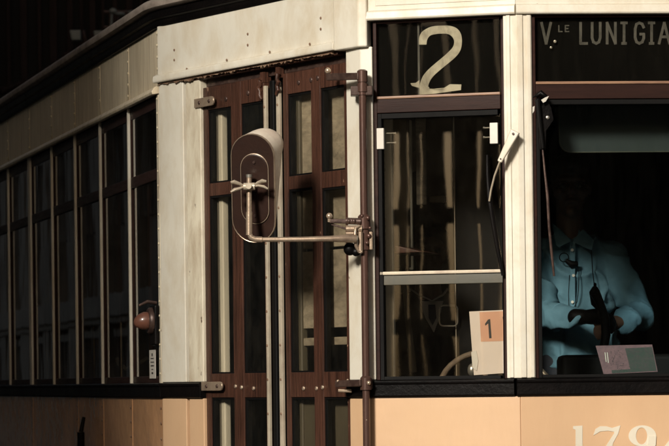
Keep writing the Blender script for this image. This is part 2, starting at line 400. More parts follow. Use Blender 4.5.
MB().prism([SD.W(-.001,-1.25,.004), SD.W(-.001,-1.25,-.1), DR.W(DR.U(187),-1.25,-.08), DR.W(DR.U(187),-1.25,.004), DR.W(.012,-1.25,.0075)], Vector((0,0,1.189))).build('body_post', 'orange', T, bevel=.004)
post(DR, 189, 203.5, -1.25, -.061, -.05, .0, 'orange')
# right door post, wrapping the corner B
def wrap(z0, z1, mat, e=0.0, x0=349.5, x1=376, nm='body_post'):
    uR = LW.U(x1); uL = DR.U(x0)
    return MB().prism([DR.W(uL,z0,e), DR.W(uL,z0,-.08), LW.W(.0,z0,-.09), LW.W(uR,z0,-.05), LW.W(uR,z0,e), LW.W(.0,z0,e)], Vector((0,0,z1-z0))).build(nm, mat, T, bevel=.004)
wrap(.004, 1.21, 'cream')
wrap(-1.25, -.061, 'orange', x1=366)
MB().prism([DR.W(DR.U(343.8),1.208,.028), DR.W(DR.U(343.8),1.208,-.05), LW.W(.0,1.208,-.06), LW.W(LW.U(368.5, 40),1.208,-.04), LW.W(LW.U(368.5, 40),1.208,.020), LW.W(.0,1.208,.024)], Vector((0,0,.25))).build('corner_cover', 'cream', T, bevel=.006)

# ---- folding door leaves
DD = -.014
def uD(x, d=DD): return DR.U(x, 381.5, d)
leaf_defs = [  # stile left, glass left, glass right, stile right, rail height (top,bottom)
    (203.5, 210.8, 234.0, 239.6, .785, .735, 1.075, True),
    (240.2, 246.0, 268.4, 269.4, .785, .735, 1.075, False),
    (286.3, 290.3, 314.2, 319.4, .775, .725, 1.085, True),
    (320.0, 325.6, 349.6, 352.0, .775, .715, 1.085, False)]
k = 0
for (a, g0, g1, b, r1, r0, gt, left) in leaf_defs:
    # the second leaf of a pair is nearly shut: a little rise in depth keeps the fold visible
    dd = DD + (.0 if left else .010)
    ua, u0, u1, ub = uD(a), uD(g0), uD(g1), uD(b)
    m = MB()
    m.box(DR, ua, u0, -1.1, 1.165, dd-.035, dd); m.box(DR, u1, ub, -1.1, 1.165, dd-.035, dd)
    m.box(DR, u0, u1, gt, 1.165, dd-.034, dd-.001)
    m.box(DR, u0, u1, r0, r1, dd-.034, dd-.003)
    m.box(DR, u0, u1, -.058, .036, dd-.034, dd-.001)
    m.box(DR, u0, u1, -1.1, -.75, dd-.034, dd-.002)
    leaf = m.build('door_leaf', 'wood', T, bevel=.0035)
    q = MB()   # black beading round each light
    for z0, z1 in ((r1, gt), (.036, r0), (-.75, -.058)):
        q.box(DR, u0, u0+.009, z0, z1, dd-.03, dd-.006); q.box(DR, u1-.003, u1, z0, z1, dd-.03, dd-.006)
        q.box(DR, u0+.009, u1-.003, z1-.008, z1, dd-.03, dd-.006); q.box(DR, u0+.009, u1-.003, z0, z0+.006, dd-.03, dd-.006)
    q.build('glazing_bead', 'gasket', leaf)
    for z0, z1 in ((r1, gt), (.036, r0), (-.75, -.058)):
        MB().box(DR, u0+.004, u1-.004, z0+.003, z1-.003, dd-.013, dd-.010).build('window_pane', 'glass_door', leaf)
    sc = MB()
    for x, y in {0:[(236,386.5)],1:[(242,387.5),(254,388.5)],2:[(304,388.5),(317,388.5)],3:[(323,387.5)]}[k]:
        u, z = DR.P(x, y, dd); sc.disc(DR, u, z, dd-.002, dd+.004, .0085, 10)
    sc.build('screw', 'arm', leaf, smooth=True)
    sc = MB()
    for x, y in {0:[(226,99)],1:[(248,93)],2:[(298.5,82.5),(311,80)],3:[(317.5,78)]}[k]:
        u, z = DR.P(x, y, dd); sc.disc(DR, u, z, dd-.002, dd+.002, .010, 10)
    sc.build('bolt', 'iron', leaf, smooth=True)
    k += 1
# meeting strips and rubber between the two pairs
for x0, x1 in ((268.8, 271.2), (281.6, 284.6)):
    st = MB().box(DR, uD(x0), uD(x1), -1.1, 1.13, DD-.002, DD+.010).build('edge_strip', 'alu', T, bevel=.0015)
    rv = MB()
    for j in range(16): rv.disc(DR, uD((x0+x1)/2), -.9+j*.13, DD+.010, DD+.012, .0055, 8)
    rv.build('rivets', 'rust', st, smooth=True)
ms = MB()
ms.box(DR, uD(271.4), uD(275.6), -1.1, 1.15, DD-.03, DD-.004); ms.box(DR, uD(276.6), uD(281.4), -1.1, 1.15, DD-.03, DD-.010)
ms.build('door_seal', 'gasket', T, bevel=.006)
# scrolled brackets over the meeting edge
for x, mirror in ((264.5, -1), (280, 1)):
    u, z = DR.P(x, 83 if mirror > 0 else 88, DD); m = MB()
    pts = [(0,.035),(.012,.03),(.006,.012),(.018,.0),(.006,-.012),(.012,-.028),(-.004,-.045)]
    m.tube([DR.W(u+mirror*a_*.9, z+b_, DD+.016) for a_, b_ in pts], [.008,.010,.008,.010,.008,.009,.005], 10)
    m.box(DR, u-.012, u+.012, z+.02, z+.06, DD-.01, DD+.012)
    m.build('scroll_bracket', 'wood', T, smooth=True)
# hinge plates left
def plate(x0, y0, x1, y1, d, h, nm, mat='arm', tilt=0):
    ua, ub = DR.U(x0, 381.5, d), DR.U(x1, 381.5, d); za, zb = DR.Z(x0, y0, d), DR.Z(x1, y1, d); zm = (za+zb)/2
    pts = []
    r = h/2
    pts.append(DR.W(ua, zm-r, d)); 
    for j in range(9):
        a = -math.pi/2 + math.pi*j/8; pts.append(DR.W(ub - r + r*math.cos(a), zm + r*math.sin(a), d))
    pts.append(DR.W(ua, zm+r, d))
    o = MB().prism(pts, DR.n*.008).build(nm, mat, T, bevel=.002)
    s_ = MB()
    for uu in (ua+.28*(ub-ua), ub-.22*(ub-ua)): s_.disc(DR, uu, zm, d+.007, d+.011, .0075, 10)
    s_.build('screw', 'iron', o, smooth=True)
plate(202.5, 386.3, 223.5, 386.3, -.0, .035, 'hinge_plate')
plate(199, 103.5, 218.5, 99.5, .0, .036, 'hinge_plate')

# ---- lower panels and inside lining below the belt
MB().box(LW, LW.U(366.5), LW.len+.0, -1.25, -.061, -.03, 0).build('front_panel', 'orange', T, bevel=.003)
fp = MB().box(FR, .0015, FR.len, -1.25, -.061, -.03, 0).build('front_panel', 'orange', T, bevel=.003)
for s_ in (RW, RD, RS):
    MB().box(s_, 0.001, s_.len if s_ is not RS else LEN, -1.25, -.061, -.03, 0).build('front_panel' if s_ is RW else 'lower_panel', 'orange', T)
for s_, a in ((RW,'front_header'),(RD,'door_header'),(RS,'letterboard')):
    MB().box(s_, 0.001, s_.len if s_ is not RS else LEN, 1.20, 1.46, -.03, 0).build(a, 'cream', T)
# fleet number on the front panel: outlines of fat-faced figures
def fpt(x, y, d=.0): u, z = FR.P(x, y, d); return FR.W(u, z, d)
def arcp(cx, cy, rx, ry, a0, a1, n):
    return [(cx+rx*math.cos(R(a0+(a1-a0)*i/n)), cy-ry*math.sin(R(a0+(a1-a0)*i/n))) for i in range(n+1)]
def figure(polys, name, sec=FR, d=.0005, th=.0015, mat='numeral', parent=None):
    m = MB()
    for pi_, poly in enumerate(polys):
        pts = []
        for x, y in poly:
            u, z = sec.P(x, y, d); pts.append(sec.W(u, z, d))
        m.prism(pts, sec.n*(th+.00012*(pi_ if len(polys) < 8 or pi_ == len(polys)-1 else 0)))
    return m.build(name, mat, parent or T)
def band(outer, inner):     # closed ring as quads
    return [[outer[i], outer[i+1], inner[i+1], inner[i]] for i in range(len(outer)-1)]
one = [[(573,426.3),(582.4,425.6),(582.4,460),(585.5,461.5),(585.5,463),(572.5,463),(572.5,461.5),(575.5,460),(575.5,429.8),(573,429)]]
seven = [[(593.2,435.5),(595.5,429),(600,426.3),(606,426.3),(612,428),(620.4,425.4),(618.5,432.5),(608,430.8),(600,431.5),(596,434)],
         [(614,428.3),(620.4,425.4),(618,434),(613,443),(611,452),(611,463),(602,463),(602.5,455),(606,446),(614,433.5)]]
def nine(cx):
    o = arcp(cx, 436, 13.8, 10.6, 0, 360, 28); i_ = arcp(cx-.8, 436, 5.6, 8.4, 0, 360, 28)
    return band(o, i_) + [[(cx+6,436),(cx+13.8,436),(cx+13.2,445),(cx+9,454),(cx+1,461),(cx-7,463.4),(cx-7,462),(cx,457),(cx+4,450),(cx+5.6,442)]]
four = [[(681,425),(686,425),(686,463),(677,463),(677,433),(668,448.5),(690,448.5),(690,453),(662.5,453),(662.5,449)]]
for g_ in (one, seven, nine(642.3), four): figure(g_, 'fleet_numeral')

# ---- front headers
def hdr(sec, u0, u1, zb=1.302):
    h = MB().box(sec, u0, u1, zb+.036, 1.46, -.03, .004).build('front_header', 'cream', T, bevel=.003)
    MB().prism([sec.W(u0, z, d) for d, z in [(-.03,zb),(.016,zb),(.020,zb+.006),(.017,zb+.030),(.009,zb+.036),(-.03,zb+.036)]], sec.t*(u1-u0)).build('moulding', 'cream', h, bevel=.002)
    return h
hL = hdr(LW, .012, LW.len); hF = hdr(FR, 0.0, FR.len)
pl = MB().box(LW, LW.U(375.5, 5), LW.len-.002, 1.355, 1.46, .0035, .0065).build('cover_plate', 'cream', hL, bevel=.0015)
rv = MB()
for x, y in ((381,13),): u, z = LW.P(x, y); rv.disc(LW, u, z-.008, .004, .0065, .004, 8)
rv.build('rivets', 'rust', hL, smooth=True)
rv = MB(); u, z = FR.P(537, 5); rv.disc(FR, u, z, .004, .0065, .005, 8); rv.build('rivets', 'rust', hF, smooth=True)

# ---- centre post between the two front windows (mitre at pC)
pz0, pz1 = .004, 1.3015
uL, uR = LW.U(507.3), FR.U(535.5)
m = MB().prism([LW.W(uL,pz0,.004), LW.W(uL,pz0,-.06), FR.W(0,pz0,-.07), FR.W(uR,pz0,-.06), FR.W(uR,pz0,.004), FR.W(.0,pz0,.004)], Vector((0,0,pz1-pz0)))
cpost = m.build('front_post', 'cream', T, bevel=.003)
m = MB()
m.box(LW, LW.U(510.5), LW.U(514.5), pz0+.002, pz1-.002, .0035, .009)
m.box(FR, FR.U(521), FR.U(526.5), pz0+.002, pz1-.002, .0035, .010)
m.box(FR, FR.U(530.5), FR.U(534.5), pz0+.002, pz1-.002, .0035, .008)
m.build('cover_strip', 'cream', cpost, bevel=.002)

# ---- left front window (LW)
x0, x1 = LW.U(376.2), LW.U(507.3)
def window_frame(sec, x0, x1, z0, z1, zb0, zb1, gas=.010):
    m = MB()
    m.box(sec, x0+.001, x0+.014, z0, z1, -.05, -.006); m.box(sec, x1-.0135, x1-.001, z0, z1, -.05, -.006 if sec is FR else -.016)
    m.box(sec, x0+.014, x1-.014, zb0, zb1, -.048, -.003)
    m.box(sec, x0+.014, x1-.014, z1-.010, z1, -.05, -.008)
    w = m.build('front_window', 'rail', T, bevel=.002)
    MB().box(sec, x0+.014, x1-.014, zb1, zb1+.010, -.045, .0015).build('sill_highlight_strip', 'barlight', w, bevel=.002)
    g = MB()
    g.box(sec, x0+.0145, x0+.028, z0, zb0-.001, -.045, -.010); g.box(sec, x1-(.026 if sec is FR else .0155), x1-.0138, z0, zb0-.001, -.045, -.010)
    g.box(sec, x0+.028, x1-.026, zb0-.020, zb0-.001, -.045, -.010); g.box(sec, x0+.028, x1-.026, z0, z0+.012, -.045, -.010)
    g.build('rubber_gasket', 'gasket', w, bevel=.002)
    return w
wL = window_frame(LW, x0, x1, .003, 1.3015, .968, 1.018)
MB().box(LW, x0+.022, x1-.022, .012, .952, -.030, -.026).build('lower_pane', 'glass', wL)
dz0, dz1 = 1.029, 1.291
MB().box(LW, x0+.0145, x1-.0145, dz0, dz1, -.020, -.017).build('route_pane', 'glass_route', wL)
MB().box(LW, x0+.0145, x1-.0145, dz0, dz1, -.060, -.034).build('route_blind', 'blind', wL)
m = MB(); xs = LW.U(418.6, 60, -.03); m.box(LW, xs-.004, xs+.003, dz0, dz1, -.034, -.0332); m.build('blind_edge', 'letter_dim', wL)
# the figure 2 of the route blind
cen = [(419.5,39.8),(427.5,39.8),(427.6,38.6),(429.5,34.5),(434,30.6),(441,29.8),(449,31),(455,35),(457.8,42),(456.4,49.5),(450.5,57),(441.5,64.2),(432.5,71.5),(426.5,78),(423.2,84),(423,91)]
def stroke2d(cen, w0):
    polys = []; L = []; Rr = []
    for i, (x, y) in enumerate(cen):
        a = cen[max(i-1,0)]; b = cen[min(i+1,len(cen)-1)]
        tx, ty = b[0]-a[0], b[1]-a[1]; l = math.hypot(tx, ty) or 1; nx, ny = -ty/l, tx/l
        w = w0[i] if isinstance(w0, list) else w0
        L.append((x+nx*w/2, y+ny*w/2)); Rr.append((x-nx*w/2, y-ny*w/2))
    for i in range(len(cen)-1): polys.append([L[i], L[i+1], Rr[i+1], Rr[i]])
    return polys
outer = [(419,44.5),(419.2,38),(421.5,32.5),(426,29),(432,26.4),(440,25.6),(450,25.8),(457,28.5),(461,34),(462,42),(460.5,50),(456,56.5),(448,63.5),(440,70),(433.5,76),(430,81),(428.3,86),(429.5,88),(429.5,91)]
inner = [(426.5,44.5),(427,40.5),(428.6,37.2),(431,35.2),(435,34.2),(440,33.6),(447,33.8),(451,35.6),(453.6,39),(454.2,43),(452.6,47.5),(449,51.5),(443,57),(434,64.5),(427,71),(422.5,77),(420,84),(419.5,88),(419.5,91)]
def catmull(P, k=4):
    Q = []
    for i in range(len(P)-1):
        p0, p1, p2, p3 = P[max(i-1,0)], P[i], P[i+1], P[min(i+2,len(P)-1)]
        for j in range(k):
            t = j/k
            Q.append(tuple(.5*(2*p1[c] + (p2[c]-p0[c])*t + (2*p0[c]-5*p1[c]+4*p2[c]-p3[c])*t*t + (3*p1[c]-p0[c]-3*p2[c]+p3[c])*t**3) for c in (0,1)))
    return Q+[P[-1]]
outer, inner = catmull(outer), catmull(inner)
two = [[outer[i], outer[i+1], inner[i+1], inner[i]] for i in range(len(outer)-1)]
two += [[(419.5,90.2),(461.2,86.0),(461.0,90.0),(450,91.5),(436,93.6),(424,94.4),(419.6,94.6)], [(430,88.6),(436,90.6),(444,88),(450,84.2),(461.4,84.4),(461.2,87.5),(446,89.3),(430,90.8)], [(419.5,88),(412,85.8),(410.5,83.2),(416,82.8),(419.5,80)]]
two = [[(x, y-.012*0) for x, y in p] for p in two]
m = MB()
for i, poly in enumerate(two):
    pts = [LW.W(*LW.P(x, y, -.0325), -.0325 + (.0002 if i >= len(outer)-1 else 0)) for x, y in poly]
    m.prism(pts, LW.n*(.0012+.0001*(i%3)))
m.build('route_numeral', 'letter', wL)
# horizontal sash bar
m = MB().px(LW, 381, 503.5, 270.5, 273.8, -.026, -.010); m.build('sash_edge', 'alu', wL, bevel=.0015)
m = MB().box(LW, LW.U(381), LW.U(503.5), LW.Z(440,284), LW.Z(440,274.2), -.0255, -.018); m.build('sash_bar', 'visor_edge', wL, bevel=.002)
# white hinge blocks with pins
for (xa, xb, ya, yb, sx) in ((378.8,386,128,149,1), (492,500,122.5,143.5,-1)):
    m = MB().px(LW, xa+.6, xb+.6, ya, yb, -.02, -.004)
    hb = m.build('hinge_block', 'white', wL, bevel=.002)
    for yy in (ya+5.5, ya+15):
        m = MB()
        xx0, xx1 = (xb, xb+9.5) if sx > 0 else (xa-8, xa)
        m.tube([LW.W(*LW.P(xx0, yy, -.035), -.035), LW.W(*LW.P(xx1, yy-.3, -.035), -.035)], .0028, 8)
        m.ball(LW.W(*LW.P(xx1 if sx > 0 else xx0, yy-.3, -.035), -.035), .0045, seg=8)
        m.build('pin', 'steel', hb, smooth=True)

# ---- centre (driver) window (FR)
x0f, x1f = FR.U(535.6), FR.len-.03
wF = window_frame(FR, x0f, x1f, .003, 1.3015, 1.000, 1.052)
MB().box(FR, x0f+.022, x1f-.022, .012, .985, -.030, -.026).build('lower_pane', 'glass_driver', wF)
MB().box(FR, x0f+.0145, x1f-.0145, 1.064, 1.291, -.020, -.017).build('destination_pane', 'glass_route', wF)
MB().box(FR, x0f+.0145, x1f-.0145, 1.064, 1.291, -.060, -.034).build('destination_blind', 'blind', wF)
MB().box(FR, x1f, FR.len, .003, 1.3015, -.05, .003).build('front_post', 'cream', T, bevel=.003)
# destination lettering V.LE LUNIGIANA in condensed strokes
G = {'V':[[(0,0),(.5,1),(1,0)]], 'L':[[(0.08,0),(.08,1),(1,1)]], 'E':[[(1,0),(.08,0),(.08,1),(1,1)],[(.08,.5),(.8,.5)]],
     'U':[[(.06,0),(.06,.72),(.2,.93),(.5,1),(.8,.93),(.94,.72),(.94,0)]], 'N':[[(.06,1),(.06,0),(.94,1),(.94,0)]],
     'I':[[(.5,0),(.5,1)],[(.05,0),(.95,0)],[(.2,1),(.8,1)]], 'G':[[(.95,.22),(.8,.06),(.5,0),(.2,.07),(.06,.3),(.06,.7),(.2,.93),(.5,1),(.8,.93),(.95,.75),(.95,.55),(.6,.55)]],
     'A':[[(0,1),(.5,0),(1,1)],[(.2,.68),(.8,.68)]]}
def letter(mb, ch, x, y, w, h, th, sec, d):
    for si, st in enumerate(G[ch]):
        pts = [(x+a*w, y+b*h) for a, b in st]
        for i in range(len(pts)-1):
            (ax, ay), (bx, by) = pts[i], pts[i+1]
            l = math.hypot(bx-ax, by-ay); tx, ty = (bx-ax)/l, (by-ay)/l; nx, ny = -ty*th/2, tx*th/2
            e = th*.35
            q = [(ax+nx-tx*e, ay+ny-ty*e),(bx+nx+tx*e, by+ny+ty*e),(bx-nx+tx*e, by-ny+ty*e),(ax-nx-tx*e, ay-ny-ty*e)]
            mb.prism([sec.W(*sec.P(px_, py_, d), d) for px_, py_ in q], sec.n*(.0008+.0002*i+.0001*si))
m = MB(); LD = -.0335
for ch, x, w in (('V',541.5,9.2),('L',580,7),('U',591.5,9.2),('N',606.5,9.4),('I',621,6),('G',634.5,9.6),('I',648.5,6),('A',659,10.5),('N',674,9.5),('A',688,10.5)):
    letter(m, ch, x, 22.8, w, 20.6, 2.7, FR, LD)
letter(m, 'L', 558.5, 25.5, 3.6, 6, 1.2, FR, LD); letter(m, 'E', 565, 25.5, 3.8, 6, 1.2, FR, LD)
m.build('destination_lettering', 'letter_dim', wF)
m = MB(); m.tube([FR.W(*FR.P(555,41.5,-.03),-.03), FR.W(*FR.P(555,41.5,-.02),-.02)], .006, 10).tube([FR.W(*FR.P(551,47.5,-.03),-.03), FR.W(*FR.P(551,47.5,-.02),-.02)], .005, 10)
m.build('screw', 'steel', wF, smooth=True)

# ---- wipers
def lp_(x, y, d, sec=LW): return sec.W(*sec.P(x, y, d), d)
w1 = holder('wiper', T)
m = MB()
a, b = lp_(515.5,131,.05), lp_(499.5,162,.062)
t_ = (b-a).normalized(); s_ = t_.cross(LW.n).normalized()
wa, wb = .0175, .0085
m.hexa([a-s_*wa-LW.n*.008, a+s_*wa-LW.n*.008, b+s_*wb-LW.n*.006, b-s_*wb-LW.n*.006, a-s_*wa+LW.n*.010, a+s_*wa+LW.n*.010, b+s_*wb+LW.n*.006, b-s_*wb+LW.n*.006])
arm_o = m.build('wiper_arm', 'cream', w1, bevel=.004)
MB().tube([a+LW.n*.006-t_*-.012, a+LW.n*.014+t_*.012], .0045, 10).tube([b-t_*.012+LW.n*.005, b-t_*.012+LW.n*.009], .003, 8).build('wiper_bolt', 'iron', w1, smooth=True)
MB().tube([a+t_*.012-LW.n*.05, a+t_*.012-LW.n*.008], .009, 12).build('wiper_spindle', 'iron', w1, smooth=True)
MB().tube([b-t_*.005, lp_(494.5,176,.055), lp_(491,190,.045), lp_(489.3,201,.036)], .0058, 8, flat=.6).build('wiper_rod', 'alu', w1, smooth=True)
m = MB(); pts = [lp_(487.3,155,.006), lp_(487.6,175,.016), lp_(489.5,198,.026), lp_(493,222,.020), lp_(497.5,248,.014), lp_(503,275.5,.004)]
m.tube(pts, [.004,.006,.0085,.008,.0075,.006], 8)
m.tube([p - LW.n*.006 for p in pts], .0035, 6); m.build('wiper_blade', 'black', w1, smooth=True)
w2 = holder('wiper', T)
fp_ = lambda x, y, d: lp_(x, y, d, FR)
m = MB()
m.prism([fp_(536.5,100,.004), fp_(546,98,.004), fp_(551,108,.004), fp_(553.5,120,.004), fp_(546,131,.004), fp_(545.5,150,.004), fp_(539,150,.004)], FR.n*.010)
m.build('wiper_bracket', 'black', w2, bevel=.002)
m = MB()
m.tube([fp_(536,96,.02), fp_(541,93,.03), fp_(546,97,.03)], [.008,.011,.008], 10)
m.ball(fp_(538,101,.026), .012, seg=12); m.tube([fp_(533,97,.02), fp_(544,92.5,.02)], .003, 8)
m.build('wiper_motor', 'black', w2, smooth=True)
m = MB(); m.prism([fp_(541,100,.032), fp_(545,97.5,.034), fp_(549,96,.034), fp_(545.8,101.5,.032), fp_(543,103,.032)], FR.n*.004)
m.prism([fp_(532.6,107,.024), fp_(534.6,106,.024), fp_(534.2,111,.024), fp_(532.6,113.5,.024)], FR.n*.004)
m.build('reflective_tape', 'white', w2, bevel=.001)
MB().disc(FR, *FR.P(547.6,117.5,.014), .014, .018, .0065, 10).build('wiper_bolt', 'steel', w2, smooth=True)
m = MB(); m.tube([fp_(537.5,100,.03), fp_(539.5,122,.034), fp_(543,148,.032)], [.009,.008,.005], 8); m.build('wiper_arm', 'gasket', w2, smooth=True)
m = MB(); pts = [fp_(542.8,150,.014), fp_(544.8,172,.020), fp_(547.5,196,.024), fp_(549,226,.022), fp_(551.5,252,.016), fp_(554,276,.008)]
m.tube(pts, [.003,.004,.0055,.005,.005,.004], 8); m.tube([p-FR.n*.005 for p in pts], .0035, 6)
m.build('wiper_blade', 'iron', w2, smooth=True)

# ---- handrail pole and its brackets at corner B
pY = .050
pole_c = LW.W(LW.U(366.0, 381.5, pY), 0, pY)
def pz(y): return ZC + (HY + -.012*(365-CX) - y)/F*pole_c.y*1.0
hr = holder('handrail', T)
MB().tube([Vector((pole_c.x, pole_c.y, pz(82))), Vector((pole_c.x, pole_c.y, pz(500)))], .0135, 20).build('rail_tube', 'pole', hr, smooth=True)
m = MB()
for y0, y1, rr in ((80,84,.016),(84,92,.021),(92,95,.017)):
    m.tube([Vector((pole_c.x, pole_c.y, pz(y1))), Vector((pole_c.x, pole_c.y, pz(y0)))], rr, 18)
m.tube([Vector((pole_c.x, pole_c.y, pz(82))), Vector((pole_c.x, pole_c.y, pz(71)))], .019, 18)
m.tube([Vector((pole_c.x, pole_c.y, pz(71))), Vector((pole_c.x, pole_c.y, pz(69.5)))], [.019,.012], 18)
m.build('rail_collar', 'pole', hr, smooth=True)
def flatbar(p, q, h, th, nm, mat, parent, bevel=.003):
    m = MB(); t = (q-p).normalized(); up = Vector((0,0,1)); s = t.cross(up).normalized()
    m.hexa([p-up*h/2-s*th, q-up*h/2-s*th, q-up*h/2+s*th, p-up*h/2+s*th, p+up*h/2-s*th, q+up*h/2-s*th, q+up*h/2+s*th, p+up*h/2+s*th])
    return m.build(nm, mat, parent, bevel=bevel)
pc = lambda y: Vector((pole_c.x, pole_c.y, pz(y)))
e1 = Wp(327, 77, 10.92)
flatbar(e1, pc(76.5)+Vector((-.012,-.012,0)), .026, .006, 'top_bracket', 'iron', hr)
m = MB().ball(e1+Vector((.004,-.008,.022)), .012, seg=14); m.tube([e1+Vector((.004,0,-.008)), e1+Vector((.004,-.006,.02))], .006, 8); m.build('bracket_knob', 'arm', hr, smooth=True)
# square clamp block behind the pole
m = MB().wbox((Wp(349.5,0,10.86).x, pole_c.y-.012, pz(95.5)), (Wp(371.5,0,10.8).x, pole_c.y+.045, pz(86))); m.build('clamp_block', 'iron', hr, bevel=.003)
# bottom bracket
e2 = Wp(338, 384, 10.90)
flatbar(e2, pc(383)+Vector((-.01,-.012,0)), .024, .016, 'bottom_bracket', 'iron', hr)
flatbar(e2+Vector((.0,-.008,-.024)), e2+Vector((.05,-.008,-.026)), .012, .010, 'latch_tongue', 'arm', hr)
m = MB().tube([pc(390), pc(378)], .021, 18).tube([pc(378), pc(376)], [.021,.014], 18); m.build('rail_collar', 'pole', hr, smooth=True)
MB().ball(pc(383)+Vector((.01,-.022,.0)), .008, seg=10).ball(e2+Vector((.0,-.018,.010)), .006, seg=10).ball(pc(420)+Vector((0,-.012,0)), .003, seg=8).ball(e2+Vector((.035,-.016,.014)), .004, seg=8).build('bracket_bolt', 'arm', hr, smooth=True)
MB().wbox((pole_c.x-.02, pole_c.y+.01, pz(389)), (pole_c.x+.024, pole_c.y+.05, pz(379))).build('clamp_block', 'iron', hr, bevel=.003)

# ---- mirror on its arm
mr = holder('side_mirror', T)
MY = 10.74
q = lambda x, y, Y=MY: Wp(x, y, Y)
arm_y = 239.0
pts = [q(249.2,176), q(249.2,200), q(249.2,228), q(249.6,235), q(252,238.3), q(258,239.4), q(300,239.2), q(335,238.6), q(349,238.4), q(356,238.8)]
m = MB().tube(pts[:3], [.0095,.0095,.0098], 14); m.tube([q(249.2,212), q(249.2,235)], .0118, 14)
m.build('clamp_stem', 'arm', mr, smooth=True)
m = MB().tube([q(249.2,226), q(249.3,233), q(251,237.4), q(255,239.3), q(262,239.6), q(262.5,239.6), q(300,239.4), q(330,238.8), q(345,238.4,10.75), q(356,238.8,10.76)], [.0105,.0105,.0105,.0105,.0108,.0085,.0092,.0108,.0145,.015], 14)
m.build('mirror_arm', 'arm', mr, smooth=True)
m = MB().tube([q(249.2,177.5), q(249.2,174.5)], [.011,.012], 12); m.build('stem_cap', 'steel', mr, smooth=True)
# wing nut
m = MB()
m.box(Sec((0,MY-.03),(1,MY-.03)), 0,0.0001,0,.0001,0,.0001)
m.bm.clear()
c0 = q(248.8,186.5, MY-.02)
m.tube([c0+Vector((-.018,0,0)), c0+Vector((.022,-.004,0))], .0135, 12)
m.tube([c0+Vector((0,-.028,0)), c0+Vector((0,.03,0))], .011, 12)
def wing(p, vecs, r): m.tube([p]+[p+Vector(v) for v in vecs], r, 12, flat=.62)
wing(c0+Vector((-.014,0,0)), [(-.02,-.006,.010),(-.038,-.008,.016),(-.05,-.008,.014)], [.007,.010,.013,.008])
wing(c0+Vector((-.014,0,0)), [(-.02,-.006,-.008),(-.036,-.008,-.012),(-.050,-.008,-.020)], [.007,.010,.012,.007])
wing(c0+Vector((.016,0,0)), [(.018,-.012,.012),(.034,-.016,.018),(.048,-.018,.016)], [.006,.009,.012,.007])
wing(c0+Vector((.016,0,0)), [(.020,-.010,.002),(.038,-.012,-.002),(.052,-.012,-.010)], [.006,.008,.009,.006])
m.build('wing_nut', 'alu', mr, smooth=True)
# capsule housing: axis runs back, right and up, so its lid faces the street
fc = q(253.2, 188.5, MY+.055)                       # centre of the front face
ax = Vector((.34, 1.0, .27)).normalized()
ex = Vector((1,0,0)); ex = (ex - ax*ex.dot(ax)).normalized(); ez = ax.cross(ex); ez = -ez if ez.z < 0 else ez
# slight clockwise lean as on the photo
HWd, HHt = .0835, .200
def capsule(hw, hh, n=14):
    pts = []
    for i in range(n+1): a = math.pi*i/n; pts.append((hw*math.cos(a), hh-hw+hw*math.sin(a)))
    for i in range(n+1): a = math.pi + math.pi*i/n; pts.append((hw*math.cos(a), -(hh-hw)+hw*math.sin(a)))
    return pts
def cap_loft(prof, name, mat, capend=True, capstart=False):
    m = MB(); rings = []
    for off, dep in prof:
        rings.append([m.bm.verts.new(fc + ex*x + ez*z + ax*(dep if dep < .01 or dep > .2 else .006+(dep-.006)*max(.05, min(1, (z-.035)/.125)))) for x, z in capsule(HWd-off, HHt-off)])
    for A, B in zip(rings, rings[1:]):
        n = len(A)
        for i in range(n): m.bm.faces.new((A[i], A[(i+1)%n], B[(i+1)%n], B[i]))
    if capstart: m.bm.faces.new(rings[0])
    if capend: m.bm.faces.new(rings[-1])
    return m.build(name, mat, mr, smooth=True)
cap_loft([(.0045,-.0005),(.0045,.003),(.0045,.006)], 'front_plate', 'housing', capstart=True)
cap_loft([(.0035,-.002),(.0018,-.003),(.0,-.001),(.0,.006),(.0045,.006),(.0045,-.001)], 'rim_bead', 'arm', capend=False)
cap_loft([(.001,.006),(.002,.11),(.005,.145),(.012,.162),(.020,.165)], 'housing_shell', 'housing_edge')
cap_loft([(.022,.1655),(.022,.167)], 'mirror_glass', 'steel')
# raised inner plate with its thin bright lip
HWd, HHt = .052, .128
fc0 = fc.copy(); fc = fc + ex*.008 + ez*.0
cap_loft([(.0,-.0008),(.0,-.005),(.003,-.0075),(.008,-.0075)], 'clamp_plate', 'housing')
cap_loft([(-.0015,-.0012),(-.0015,-.0058),(.0008,-.0066),(.0012,-.0045)], 'plate_lip', 'arm', capend=False)
m = MB().tube([fc+ez*.098-ax*.012, fc+ez*.098-ax*.005], .005, 8).tube([fc-ez*.098-ax*.012, fc-ez*.098-ax*.005], .005, 8); m.build('screw', 'iron', mr, smooth=True)
m = MB().tube([c0+Vector((0,.028,0)), fc-ax*.006], .012, 12); m.build('stud', 'iron', mr, smooth=True)
# clamp cluster on the pole
ck = holder('mirror_clamp', T)
pcx = lambda x, y, dy=0: Vector((Wp(x, y, pole_c.y+dy).x, pole_c.y+dy, Wp(x, y, pole_c.y+dy).z))
flatbar(pcx(329.5,221,-.01), pcx(352,221.5,-.01), .016, .005, 'clamp_lever', 'iron', ck)
MB().ball(pcx(329.3,216,-.012), .0115, seg=14).tube([pcx(329.3,222,-.01), pcx(329.3,216,-.012)], .006, 8).build('lever_knob', 'arm', ck, smooth=True)
flatbar(pcx(331,224,0), pcx(347,229,0), .008, .004, 'clamp_link', 'iron', ck, .001)
MB().tube([pcx(346,221,-.012), pcx(361,221.5,-.016)], .0125, 12).ball(pcx(349,221,-.024), .007, seg=10).ball(pcx(354,221,-.026), .008, seg=10).build('clamp_barrel', 'iron', ck, smooth=True)
MB().tube([pcx(346,229,-.018), pcx(362,229,-.018)], .0135, 14).tube([pcx(346,233.5,-.018), pcx(358,233.5,-.018)], .008, 10).build('clamp_sleeve', 'arm', ck, smooth=True)
